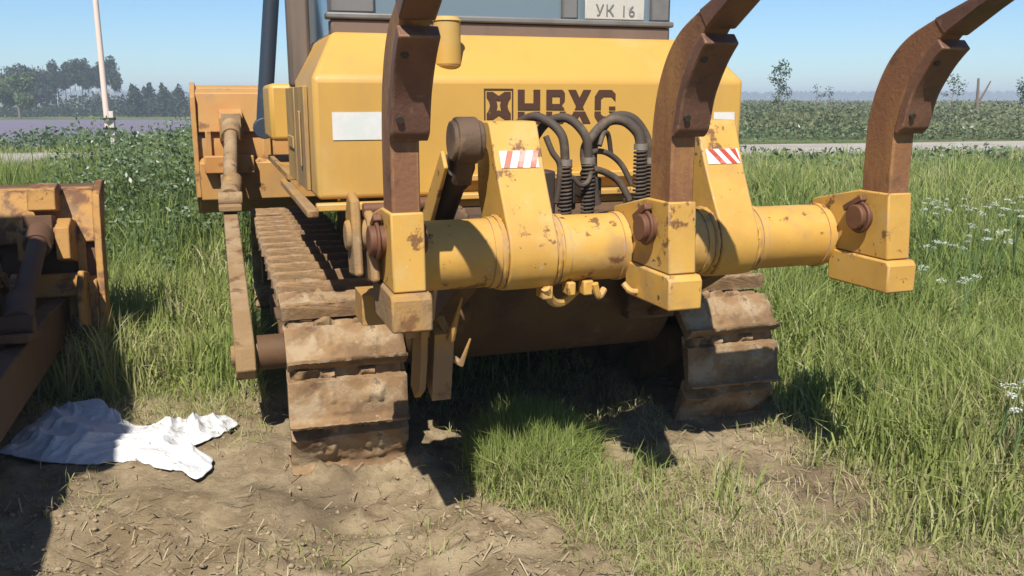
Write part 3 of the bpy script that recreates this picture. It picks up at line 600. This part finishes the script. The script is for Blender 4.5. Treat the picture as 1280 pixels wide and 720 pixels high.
# ------------------------------------------------------------------ vegetation
def leafmat(name, stops, rough=.6, trans=.35):
    m, nt, b = newmat(name); at = N(nt, 'ShaderNodeAttribute', attribute_name='tint'); cr = N(nt, 'ShaderNodeValToRGB')
    el_ = cr.color_ramp.elements
    while len(el_) < len(stops): el_.new(.5)
    for e, (p, c) in zip(el_, stops): e.position = p; e.color = (*c, 1)
    nt.links.new(at.outputs['Fac'], cr.inputs[0]); nt.links.new(cr.outputs[0], b.inputs['Base Color'])
    b.inputs['Roughness'].default_value = rough; b.inputs['Specular IOR Level'].default_value = .25
    tr = N(nt, 'ShaderNodeBsdfTranslucent'); nt.links.new(cr.outputs[0], tr.inputs[0]); mx = N(nt, 'ShaderNodeMixShader'); mx.inputs[0].default_value = trans
    out = nt.nodes['Material Output']; nt.links.new(b.outputs[0], mx.inputs[1]); nt.links.new(tr.outputs[0], mx.inputs[2]); nt.links.new(mx.outputs[0], out.inputs[0]); return m
GRASS = leafmat('grass_blades', [(0, (.08, .13, .03)), (.35, (.185, .245, .058)), (.65, (.285, .325, .10)), (.86, (.39, .36, .18)), (1, (.48, .43, .27))])
WEED = leafmat('weed_leaves', [(0, (.055, .095, .04)), (.55, (.13, .19, .085)), (.85, (.24, .29, .17)), (1, (.6, .62, .54))])
LEAF = leafmat('tree_leaves', [(0, (.025, .05, .02)), (.6, (.06, .10, .035)), (1, (.12, .16, .06))])
FARLEAF = leafmat('dark_tree_leaves', [(0, (.022, .042, .028)), (.6, (.045, .075, .045)), (1, (.09, .12, .07))])
STRAW = leafmat('dry_straw', [(0, (.16, .115, .065)), (.6, (.27, .21, .125)), (1, (.40, .34, .22))], .8, .1)
PETAL = leafmat('white_petals', [(0, (.42, .46, .36)), (1, (.66, .68, .62))], .7, .3)
BARK = worn('grey_brown_bark', (.16, .125, .095), [((.07, .055, .045), 8, .45, .65, .7, (1, 1, .2))], .9)
BIRCH = worn('white_birch_bark', (.42, .41, .385), [((.08, .07, .065), 3, .56, .64, .8, (1, 1, 2.5))], .85)

def in_dozer(x, y):
    bad = np.zeros(len(x), bool)
    for o in ((OX, OY), M2):
        dx = x - o[0]; dy = y - o[1]; u = dx * ux[0] + dy * ux[1]; v = dx * vx[0] + dy * vx[1]
        for c in (-.95, .95): bad |= (np.abs(u - c) < .30) & (v > -.05) & (v < 3.75)
    return bad
def blades(name, x, y, h, w, tint, lean=.45, m=None, label=None):
    n = len(x); z = gz(x, y) - .01; a = rng.uniform(0, 2 * np.pi, n); la = rng.uniform(0, 2 * np.pi, n); ln = np.abs(rng.normal(0, lean, n)) * h
    px = np.cos(a) * w / 2; py = np.sin(a) * w / 2; lx = np.cos(la) * ln; ly = np.sin(la) * ln
    drop = np.clip(1 - .35 * (ln / h) ** 2, .45, 1)
    B0 = np.stack([x - px, y - py, z], -1); B1 = np.stack([x + px, y + py, z], -1)
    mx_, my_, mz_ = x + lx * .30, y + ly * .30, z + h * .58
    M0 = np.stack([mx_ - px * .75, my_ - py * .75, mz_], -1); M1 = np.stack([mx_ + px * .75, my_ + py * .75, mz_], -1)
    T = np.stack([x + lx, y + ly, z + h * drop], -1)
    V = np.stack([B0, B1, M0, M1, T], 1).reshape(-1, 3)
    b = np.arange(n) * 5; lo = np.stack([b, b + 1, b + 3, b + 2, b + 2, b + 3, b + 4], 1).ravel(); st = np.stack([np.arange(n) * 7, np.arange(n) * 7 + 4], 1).ravel()
    o = npmesh(name, V, lo, st, m or GRASS, np.repeat(np.clip(tint, 0, 1), 5), False)
    return tag(o, label, 'grass', kind='stuff')
def scatter(n, y0, y1, pw, xfun):
    r = rng.random(n); y = (y0 ** (1 - pw) + r * (y1 ** (1 - pw) - y0 ** (1 - pw))) ** (1 / (1 - pw)) if pw != 1 else y0 * (y1 / y0) ** r
    lo, hi = xfun(y); return lo + rng.random(n) * (hi - lo), y
# tall meadow grass: right of and behind the machines, out to the road
x, y = scatter(230000, 3.0, 30, 1.15, lambda y: (np.full_like(y, -.85) * y - 1, .72 * y + 1.2))
L = lushness(x, y); u, v = to_uv(x, y)
keep = (rng.random(len(x)) < np.clip((L - .25) * 1.5, 0, 1)) & ~in_dozer(x, y) & ~((np.abs(u) < 1.2) & (v > .2) & (v < 3.8) & (rng.random(len(x)) < .8)) & (np.abs(road_t(x, y) - 2.9) > 2.6)
keep &= ~((x < .8) & (y < 4.6))
x, y, L = x[keep], y[keep], L[keep]
cl = fbm(x * 1.1, y * 1.1, 3)
hgt = (.10 + .62 * cl ** 1.3) * (1 - .55 * sstep(14, 24, y)) * rng.uniform(.55, 1.3, len(x)) * (.35 + .65 * sstep(.45, 1, L)) * (1 + .25 * sstep(6, 14, y))
hgt = np.where(np.abs(to_uv(x, y)[0]) < 1.25, np.minimum(hgt, .28), hgt)
tint = .36 + .75 * (fbm(x * .8 + 9, y * .8, 4) - .35) + rng.normal(0, .14, len(x)) + .35 * (1 - L) + .25 * (rng.random(len(x)) < .05) + .1 * sstep(8, 24, y)
blades('meadow_grass', x, y, hgt, (.0055 + .0010 * y) * rng.uniform(.7, 1.4, len(x)), tint, .6, label='tall green meadow grass round the bulldozers')
# fresh tuft under the ripper
n = 15000; x = rng.normal(.08, .20, n); y = rng.normal(3.74, .29, n)
k = (lushness(x, y) > .22) & ~in_dozer(x, y) & (rng.random(n) < np.clip((fbm(x * 4 + 3, y * 4, 3) - .25) * 2.4, .05, 1)); x, y = x[k], y[k]
blades('grass_patch', x, y, rng.uniform(.12, .32, len(x)) * (.5 + .5 * lushness(x, y)), rng.uniform(.004, .008, len(x)), .40 + rng.normal(0, .13, len(x)) + .3 * sstep(3.7, 3.3, y), .6, label='bright green grass tuft under the ripper')
# trampled short grass and straw on the bare soil
n = 80000; x, y = scatter(n, 2.6, 7, .8, lambda y: (-.75 * y, .72 * y + .3))
g = fbm(x * 1.7 + 31, y * 1.7, 4); L = lushness(x, y)
w_ = np.clip((g - .47) * 4.5, 0, 1) * (.18 + .82 * sstep(-.6, .7, x)) + .7 * sstep(4.25, 4.9, y + (g - .5)) * sstep(-1.1, -1.4, x) + .8 * sstep(.04, .35, L) * sstep(.9, .5, L)
k = (rng.random(n) < w_) & ~in_dozer(x, y); x, y = x[k], y[k]
blades('trampled_grass', x, y, rng.uniform(.025, .105, len(x)), rng.uniform(.003, .006, len(x)), np.clip(.80 + rng.normal(0, .17, len(x)) + .5 * (fbm(x * 1.9, y * 1.9, 3) - .5), .2, .97), 1.3, label='short trampled yellowish grass on the soil')
# straw litter lying flat
n = 6500; x, y = scatter(n, 2.6, 6.5, .8, lambda y: (-.75 * y, .70 * y)); k = rng.random(n) < (.2 + .8 * (fbm(x * 1.7, y * 1.7, 3) > .5)); x, y = x[k], y[k]; n = len(x)
a = rng.uniform(0, 2 * np.pi, n); l_ = rng.uniform(.015, .085, n) ; w_ = rng.uniform(.001, .0026, n); z = gz(x, y) + .012; dz = rng.normal(0, .012, n)
dx, dy = np.cos(a) * l_, np.sin(a) * l_; px, py = -np.sin(a) * w_, np.cos(a) * w_
V = np.stack([np.stack([x - px, y - py, z - dz], -1), np.stack([x + px, y + py, z - dz], -1), np.stack([x + dx + px, y + dy + py, z + dz], -1), np.stack([x + dx - px, y + dy - py, z + dz], -1)], 1).reshape(-1, 3)
tag(npmesh('straw_litter', V, np.arange(4 * n), np.arange(n) * 4, STRAW, np.repeat(rng.random(n), 4)), 'dry straw scattered over the soil', 'straw', kind='stuff')
# clods of earth
def clods():
    t = (1 + 5 ** .5) / 2
    iv = np.array([(-1, t, 0), (1, t, 0), (-1, -t, 0), (1, -t, 0), (0, -1, t), (0, 1, t), (0, -1, -t), (0, 1, -t), (t, 0, -1), (t, 0, 1), (-t, 0, -1), (-t, 0, 1)]) / 1.9
    fc = np.array([(0, 11, 5), (0, 5, 1), (0, 1, 7), (0, 7, 10), (0, 10, 11), (1, 5, 9), (5, 11, 4), (11, 10, 2), (10, 7, 6), (7, 1, 8), (3, 9, 4), (3, 4, 2), (3, 2, 6), (3, 6, 8), (3, 8, 9), (4, 9, 5), (2, 4, 11), (6, 2, 10), (8, 6, 7), (9, 8, 1)])
    n = 5200; x, y = scatter(n, 2.5, 6, 1., lambda y: (-.75 * y, .6 * y)); k = (rng.random(n) < (1 - lushness(x, y)) * (.15 + (fbm(x * 2 + 50, y * 2, 3) > .5))) ; x, y = x[k], y[k]; n = len(x)
    s_ = np.minimum(np.exp(rng.normal(-5.3, .5, n)), .0125); P = iv[None] * (1 + rng.normal(0, .34, (n, 12, 1))) * s_[:, None, None] * np.array([1.2, 1, .7]); c = np.stack([x, y, gz(x, y) + s_ * .25], -1)
    V = (P + c[:, None]).reshape(-1, 3); lo = (fc[None] + 12 * np.arange(n)[:, None, None]).ravel()
    o = npmesh('soil_clods', V, lo, np.arange(len(lo) // 3) * 3, MT['mud'], None, False); tag(o, 'crumbled clods of dry earth', 'soil', kind='stuff')
clods()

def cards(c, s, tint, flat=.0):                # leaf-shaped quads at centres c of size s
    n = len(c); a = rng.normal(0, 1, (n, 3)); a[:, 2] *= (1 - flat); a /= np.linalg.norm(a, axis=1)[:, None]
    b = np.cross(a, rng.normal(0, 1, (n, 3))); b /= np.linalg.norm(b, axis=1)[:, None]
    s = np.asarray(s)[:, None] * np.ones((n, 1))
    V = np.stack([c - a * s, c + b * s * .5, c + a * s, c - b * s * .5], 1).reshape(-1, 3)
    return V, np.repeat(np.clip(tint, 0, 1), 4)
def leafobj(name, V, t, m, parent=None):
    n = len(V) // 4; o = npmesh(name, V, np.arange(4 * n), np.arange(n) * 4, m, t)
    if parent is not None: o.parent = parent
    return o
# weed thicket between the two machines and further back
def thicket(name, n, xr, yr, hfun, label, size=.035, m=None, keepf=None):
    x = rng.uniform(*xr, n); y = rng.uniform(*yr, n); H = hfun(x, y); k = (H > .08) & (rng.random(n) < np.clip(H * 1.5, .1, 1))
    if keepf is not None: k &= keepf(x, y)
    x, y, H = x[k], y[k], H[k]; z = gz(x, y) + H * rng.random(len(x)) ** .6
    tint = .3 + .25 * (z / np.maximum(H, .1)) + rng.normal(0, .15, len(x)) + .6 * (rng.random(len(x)) < .025) * (z > H * .6)
    V, t = cards(np.stack([x, y, z], -1), size * rng.uniform(.6, 1.5, len(x)), tint)
    return tag(leafobj(name, V, t, m or WEED), label, 'weeds', kind='stuff')
thicket('weed_thicket', 80000, (-6.2, -1.9), (6.2, 15.0), lambda x, y: (.25 + 1.25 * sstep(6.4, 10.5, y)) * (.35 + .9 * fbm(x * 1.5, y * 1.5, 3)) * sstep(-6.2, -4.6, x + (fbm(x, y, 2) - .5)) , 'leafy weed thicket between the two bulldozers', .023, None,
        lambda x, y: (np.abs(to_uv(x, y)[0]) > 1.8) | (to_uv(x, y)[1] > 5))
n = 42000; x = rng.uniform(-6.5, -1.7, n); y = rng.uniform(5.8, 15, n); u, v = to_uv(x, y); k = ((u < -1.75) | (v > 5)) & ~in_dozer(x, y) & (x + fbm(x, y, 2) > -5.8); x, y = x[k], y[k]
H = (.22 + .95 * sstep(6.2, 10, y)) * (.4 + .8 * fbm(x * 1.4 + 3, y * 1.4, 3)) * rng.uniform(.5, 1.15, len(x))
blades('tall_weeds', x, y, H, rng.uniform(.008, .02, len(x)), .34 + .5 * (fbm(x, y, 3) - .4) + rng.normal(0, .14, len(x)), .35, label='tall grassy weeds between the two bulldozers')
thicket('roadside_weeds', 26000, (-14, 24), (18, 38), lambda x, y: (.15 + .75 * fbm(x * .6, y * .6, 3)) * ((road_t(x, y) < -.3) | (road_t(x, y) > 6.3)) * (.5 + .5 * (road_t(x, y) > 6.3)), 'weeds along the gravel road', .07)
# scrub field beyond the road
n = 230000; x, y = scatter(n, 36, 260, 1.3, lambda y: (-.10 * y - 8, .75 * y + 8)); k = (road_t(x, y) > 7) ; x, y = x[k], y[k]
H = .25 + 1.15 * np.clip(fbm(x * .2, y * .2, 5) * 2.0 - .5, 0, 1.25) * (.7 + .5 * fbm(x * .9, y * .9, 2)); z = gz(x, y) + H * rng.random(len(x)) ** .5
V, t = cards(np.stack([x, y, z], -1), (.038 + .0014 * y) * rng.uniform(.6, 1.4, len(x)), .30 + .9 * (fbm(x * .05 + 4, y * .05, 3) - .4) + rng.normal(0, .13, len(x)))
tag(leafobj('scrub_field', V, t, leafmat('scrub_leaves', [(0, (.09, .12, .055)), (.45, (.18, .20, .095)), (.8, (.28, .26, .15)), (1, (.38, .34, .22))])), 'green and tan scrub covering the field beyond the road', 'scrub', kind='stuff')
# distant woods as a mass along the horizon
n = 26000; x = rng.uniform(-1100, 1300, n); y = 900 + rng.uniform(0, 120, n) + .1 * x; H = 5 + 9 * fbm(x * .012, y * .012, 4); z = H * rng.random(n) ** .7 - 1
V, t = cards(np.stack([x, y, z], -1), rng.uniform(1.5, 3.6, n), .4 + rng.normal(0, .2, n))
tag(leafobj('distant_woods', V, t, FARLEAF), 'low dark woods along the horizon', 'woods', kind='stuff')

# ------------------------------------------------------------------ trees
def crown_pts(n, blobs):
    out = []; w_ = np.array([b[3] * b[4] for b in blobs]); w_ = w_ / w_.sum()
    for (cx, cy, cz, r_, rz_), p in zip(blobs, w_):
        k = int(n * p); d = rng.normal(0, 1, (k, 3)); d /= np.linalg.norm(d, axis=1)[:, None]; out.append(d * (rng.random((k, 1)) ** .45) * np.array([r_, r_, rz_]) + np.array([cx, cy, cz]))
    return np.concatenate(out)
def tree(name, loc, label, cat, H, trunk_r, blobs, n, s, bark, leafm, group=None, limbs=True, tint0=.5):
    x0, y0 = loc; root = empty(name, (x0, y0, float(gz(x0, y0)) - .05), random.uniform(0, 6.28)); tag(root, label, cat, group)
    mb = MB(); top = H * .92; wob = [(random.uniform(-.02, .02) * H * (k / 6), random.uniform(-.02, .02) * H * (k / 6), top * k / 6) for k in range(7)]
    mb.tube(wob, [trunk_r * (1 - .85 * k / 6) for k in range(7)], 7)
    if limbs:
        for b in blobs:
            zs = max(.25 * H, b[2] - b[4] * .8); t = zs / top * 6; i = min(5, int(t)); p = Vector(wob[i]).lerp(Vector(wob[i + 1]), t - i)
            mb.tube([p, p.lerp(Vector(b[:3]), .55) + Vector((0, 0, .02 * H)), Vector(b[:3])], [trunk_r * .45, trunk_r * .28, trunk_r * .1], 5)
    mb.build('trunk', bark, root)
    c = crown_pts(n, blobs); zz = (c[:, 2] - c[:, 2].min()) / np.ptp(c[:, 2])
    V, t = cards(c, s * rng.uniform(.6, 1.4, len(c)), tint0 + rng.normal(0, .2, len(c)))
    leafobj('crown', V, t, leafm, root); return root
def copytree(r, loc, rz, sc, label=None):
    c = r.copy(); COL.objects.link(c); c.location = (loc[0], loc[1], float(gz(*loc)) - .05); c.rotation_euler = (0, 0, rz); c.scale = (sc,) * 3
    if label: c['label'] = label
    for ch in r.children:
        d = ch.copy(); COL.objects.link(d); d.parent = c
    return c
def at(px, dist): return ((px - 640) / 1133 * dist, dist)
def blobs_r(k, H, lo, hi, spread, r_, rzf=1.):
    return [(random.uniform(-spread, spread), random.uniform(-spread, spread), H * random.uniform(lo, hi), r_ * random.uniform(.7, 1.2), r_ * rzf * random.uniform(.7, 1.2)) for _ in range(k)]
# birch stand left
proto = []
for k in range(4):
    H = random.uniform(8.6, 9.8)
    proto.append(tree('birch_tree', at(66 + k * 23, 150 + 3 * k), 'slim white stemmed birch at the far edge of the purple field', 'tree', H, .11, [(random.uniform(-.5, .5), random.uniform(-.5, .5), H * z_, r_, r_ * 1.2) for z_, r_ in ((.62, .6), (.70, .95), (.80, 1.15), (.92, .8))] , 700, .24, BIRCH, FARLEAF, 'birches at the far edge of the purple field', True, .4))
for i, px in enumerate((72, 80, 83, 95, 100, 104, 111, 115, 121, 127, 131, 139, 144, 148)):
    copytree(proto[i % 4], at(px, 146 + (i * 37) % 22), i * 1.3, .82 + .05 * ((i * 7) % 6))
for i, (px, d, sc, lab) in enumerate(((168, 140, .72, 'dark conical spruce right of the utility pole'), (188, 150, .80, 'tallest dark spruce of the row left of the bulldozer'), (203, 145, .78, 'dark spruce second nearest to the raised blade'), (222, 150, .74, 'dark spruce nearest to the raised blade'))):
    H = 5.2
    tree('spruce_tree', at(px, d), lab, 'tree', H * sc / .75, .14, [(random.uniform(-.35, .35), 0, H * sc / .75 * z_ + random.uniform(-.1, .1), r_ * random.uniform(.8, 1.25), .8) for z_, r_ in ((.16, 1.5), (.30, 1.5), (.46, 1.3), (.60, 1.1), (.74, .85), (.86, .5))], 1100, .28, BARK, FARLEAF, 'spruces beyond the field', False, .4)
for i, (px, d, H, lab) in enumerate(((4, 128, 6.6, 'round green tree at the left edge of the wood'), (22, 120, 6.0, 'light green bushy tree left of the birches'), (44, 150, 9.2, 'dark leafy tree behind the light green bushy tree'), (24, 156, 8.4, 'dark broad tree behind the left edge of the wood'), (58, 150, 9.0, 'dark leafy tree touching the birches on their left'))):
    tree('leafy_tree', at(px, d), lab, 'tree', H, .2, blobs_r(9, H, .3, .85, H * .24, H * .19), 2400, .26, BARK, LEAF if i in (0, 1) else FARLEAF, 'leafy trees left of the birches', True, .8 if i in (0, 1) else .4)
n = 9000; x = rng.uniform(-92, -52, n); y = rng.uniform(140, 165, n); V, t = cards(np.stack([x, y, gz(x, y) + (1.5 + 2.2 * sstep(-78, -66, x)) * rng.random(n) * (.4 + .9 * fbm(x * .2, y * .2, 3))], -1), rng.uniform(.2, .4, n), .35 + rng.normal(0, .15, n))
tag(leafobj('undergrowth', V, t, FARLEAF), 'dark undergrowth below the birches', 'undergrowth', kind='stuff')
n = 9000; x = rng.uniform(-30, -9, n); y = rng.uniform(28.2, 36, n); Hh = .9 * np.clip(fbm(x * .25, y * .25, 3) * 1.6 - .35, 0, 1.2); V, t = cards(np.stack([x, y, gz(x, y) + Hh * rng.random(n)], -1), rng.uniform(.06, .12, n), .35 + rng.normal(0, .18, n))
tag(leafobj('verge_bushes', V, t, WEED), 'low green bushes on the far road verge', 'bushes', kind='stuff')
# saplings on the right
tree('young_tree', at(974, 45), 'airy young tree left of the right ripper shank, tallest on the horizon', 'tree', 3.6, .035, [(random.uniform(-.45, .45), random.uniform(-.3, .3), z_, .30, .34) for z_ in (1.7, 1.95, 2.2, 2.4, 2.65, 2.9, 3.1, 3.35)], 620, .062, BARK, LEAF, None, True, .5)
tree('thin_sapling', at(1021, 52), 'thin bare sapling just right of the airy young tree', 'tree', 2.9, .02, blobs_r(4, 2.9, .55, .95, .25, .2), 70, .055, BARK, LEAF)
tree('bushy_sapling', at(1036, 50), 'low sparse sapling between two bigger shoots', 'tree', 2.4, .02, blobs_r(5, 2.4, .6, .95, .25, .22), 120, .055, BARK, LEAF)
tree('roadside_sapling', at(1190, 48), 'sparse sapling just right of the right ripper shank', 'tree', 2.9, .025, blobs_r(6, 2.9, .55, .95, .35, .28), 230, .06, BARK, LEAF)
tree('edge_tree', at(1283, 46), 'leafy young tree cut by the right edge', 'tree', 3.3, .03, blobs_r(7, 3.3, .5, .92, .4, .34), 520, .065, BARK, LEAF)
fk = empty('forked_stump', (*at(1222, 50), 0.)); tag(fk, 'bare forked dead trunk standing in the scrub on the right', 'dead tree')
MB().tube([(0, 0, 0), (.0, 0, 1.5), (-.06, 0, 2.75)], [.1, .09, .06], 7).build('trunk', BARK, fk)
MB().tube([(.02, 0, 1.35), (.35, 0, 2.0), (.62, 0, 2.6)], [.06, .055, .035], 6).build('branch', BARK, fk)

# ------------------------------------------------------------------ utility pole
CONC = worn('pale_concrete', (.50, .46, .41), [((.36, .32, .28), 4, .45, .68, .6, STK)], .9); PWOOD = worn('pinkish_weathered_pole', (.60, .47, .40), [((.42, .33, .28), 3, .45, .68, .6, STK)], .85)
px_, py_ = -12.56, 27.94
pole = empty('utility_pole', (px_, py_, float(gz(px_, py_)))); tag(pole, 'pale wooden utility pole on a concrete stub beside the gravel road', 'utility pole')
MB().cyl((0.02, 0, .55), (-.02, 0, 9.), .092, .066, 16).build('shaft', PWOOD, pole)
MB().bx(.10, .24, -.07, .07, -.3, 1.25).build('concrete_stub', CONC, pole, bev=.006)
for z_ in (.72, 1.02): MB().cyl((.08, 0, z_ - .035), (.08, 0, z_ + .035), .20, n=18).build('wire_binding', MT['dark'], pole)
MB().bx(-.9, .9, -.05, .05, 8.3, 8.42).build('crossarm', PWOOD, pole, bev=.01)
for xx in (-.8, .1, .8): MB().cyl((xx, 0, 8.42), (xx, 0, 8.62), .045, .03, 10).build('insulator', MT['white'], pole)

# ------------------------------------------------------------------ white flowering plants
def umbel(loc, h, label, rr):
    root = empty('cow_parsley', (loc[0], loc[1], float(gz(*loc))), rr); tag(root, label, 'wild flower', 'white flowering plants in the grass')
    hd = []; mb = MB(); mb.tube([(0, 0, 0), (.01, 0, h * .5), (.0, .01, h * .85)], [.006, .005, .003], 5)
    for k in range(random.randint(3, 6)):
        a = random.uniform(0, 6.28); d = random.uniform(.05, .16); t = Vector((d * math.cos(a), d * math.sin(a), h * random.uniform(.88, 1.06))); mb.tube([(0, 0, h * random.uniform(.4, .7)), tuple(t * .6 + Vector((0, 0, h * .35))), tuple(t)], [.003, .0025, .002], 4); hd.append(t)
    mb.build('stem', STEM, root)
    for t in hd:
        n = 46; r_ = random.uniform(.018, .04); a = rng.uniform(0, 6.28, n); d = r_ * np.sqrt(rng.random(n)); c = np.stack([t.x + d * np.cos(a), t.y + d * np.sin(a), t.z + rng.normal(0, .004, n) - d * .2], -1)
        V, tt = cards(c, np.full(n, .0062), rng.random(n), .7); leafobj('flower_head', V, tt, PETAL, root)
STEM = worn('green_stem', (.09, .14, .045), (), .7, bumps=())
def gnd(px, py):
    p = R(12); f = 1108.; d = np.array([(px - 640) / f, math.cos(p) - (py - 360) / f * math.sin(p) * 1, -math.sin(p) - (py - 360) / f * math.cos(p)]); t = -1.6 / d[2]; return d[0] * t, d[1] * t
for i, (px, py, h) in enumerate(((1150, 330, .62), (1205, 345, .7), (1218, 370, .62), (1240, 385, .6), (1188, 380, .55), (1145, 410, .45), (1262, 372, .7), (1165, 310, .62), (1200, 440, .5), (1172, 335, .66), (1228, 352, .66), (1210, 395, .58), (1255, 330, .7), (1150, 380, .5), (1245, 610, .42), (1262, 625, .42), (1272, 600, .4))):
    umbel(gnd(px, py), h * random.uniform(.9, 1.1), 'white flowering cow parsley in the grass right of the bulldozer', i * 1.1)

# ------------------------------------------------------------------ white cloth on the ground
OUT = np.array([(-2.36, 3.82), (-2.40, 4.20), (-2.36, 4.46), (-2.2, 4.47), (-2.04, 4.30), (-1.83, 4.17), (-1.65, 4.25), (-1.48, 4.31), (-1.38, 4.22), (-1.42, 4.00), (-1.52, 3.90), (-1.36, 3.78), (-1.34, 3.56), (-1.50, 3.63), (-1.72, 3.70), (-1.95, 3.68), (-2.15, 3.74)])
def inside(x, y):
    r_ = np.zeros(x.shape, bool); n = len(OUT); j = n - 1
    for i in range(n):
        xi, yi = OUT[i]; xj, yj = OUT[j]; r_ ^= ((yi > y) != (yj > y)) & (x < (xj - xi) * (y - yi) / (yj - yi + 1e-12) + xi); j = i
    return r_
def edged(x, y):
    d = np.full(x.shape, 9.)
    for i in range(len(OUT)):
        a = OUT[i]; b = OUT[(i + 1) % len(OUT)]; e = b - a; t = np.clip(((x - a[0]) * e[0] + (y - a[1]) * e[1]) / (e @ e), 0, 1); d = np.minimum(d, np.hypot(x - a[0] - t * e[0], y - a[1] - t * e[1]))
    return d
oc = pth([(*p_, 0) for p_ in np.vstack([OUT, OUT[:1]])], 17 * 22)[:-1]; oc = np.array([(p_.x, p_.y) for p_ in oc]); oc = oc + (np.stack([fbm(oc[:, 0] * 14, oc[:, 1] * 14, 2), fbm(oc[:, 0] * 14 + 40, oc[:, 1] * 14, 2)], 1) - .5) * .035
ce = np.array([-1.86, 4.02]); NR = 90; tt = np.linspace(0, 1, NR) ** .8
RX = ce[0] + (oc[None, :, 0] - ce[0]) * tt[:, None]; RY = ce[1] + (oc[None, :, 1] - ce[1]) * tt[:, None]
ed = (1 - tt)[:, None] * np.hypot(oc[:, 0] - ce[0], oc[:, 1] - ce[1])[None]
warp = fbm(RX * 2.2, RY * 2.2, 2) * 3.2
def ridge(t): return 1 - np.abs(2 * (t % 1) - 1)
hz = np.minimum(1, ed / .13) ** .8 * (.014 + .032 * ridge(RX * 2.4 + RY * 3.4 + warp) ** 2.2 + .015 * ridge(RX * 4.6 - RY * 2.8 + warp * 1.5) ** 2.5 + .005 * ridge(RX * 8 + RY * 6 + warp * 2.4) ** 2 + .055 * sstep(-1.75, -2.2, RX) * fbm(RX * 2.6 + 8, RY * 2.6, 2))
RZ = gz(RX, RY) * .35 + .016 + hz; no = len(oc)
V = np.stack([RX, RY, RZ], -1).reshape(-1, 3)
mb = MB(); mb.add([tuple(p_) for p_ in V], [(j * no + i, j * no + (i + 1) % no, (j + 1) * no + (i + 1) % no, (j + 1) * no + i) for j in range(1, NR - 1) for i in range(no)] + [tuple(range(no, 2 * no))[::-1]])
cm = worn('white_cloth', (.54, .54, .55), [((.40, .375, .34), 5, .55, .75, .5, Z1)], .85, bumps=((16, .7, .02),), spec=.15)
cl_ = mb.build('white_cloth', cm, ang=180); sol = cl_.modifiers.new('thickness', 'SOLIDIFY'); sol.thickness = .004
tag(cl_, 'crumpled white cloth lying half in shadow on the ground', 'cloth')

# ------------------------------------------------------------------ air
hb = MB().bx(-5300, 5300, -5300, 5300, -4, 14.5); hm = bpy.data.materials.new('haze_air'); hm.use_nodes = True; hn = hm.node_tree; hn.nodes.clear()
ho = hn.nodes.new('ShaderNodeOutputMaterial'); pv = hn.nodes.new('ShaderNodeVolumePrincipled'); pv.inputs['Color'].default_value = (.80, .90, 1., 1); pv.inputs['Density'].default_value = .0015; pv.inputs['Anisotropy'].default_value = .1
hn.links.new(pv.outputs[0], ho.inputs['Volume'])
tag(hb.build('haze', hm, smooth=False), kind='stuff')
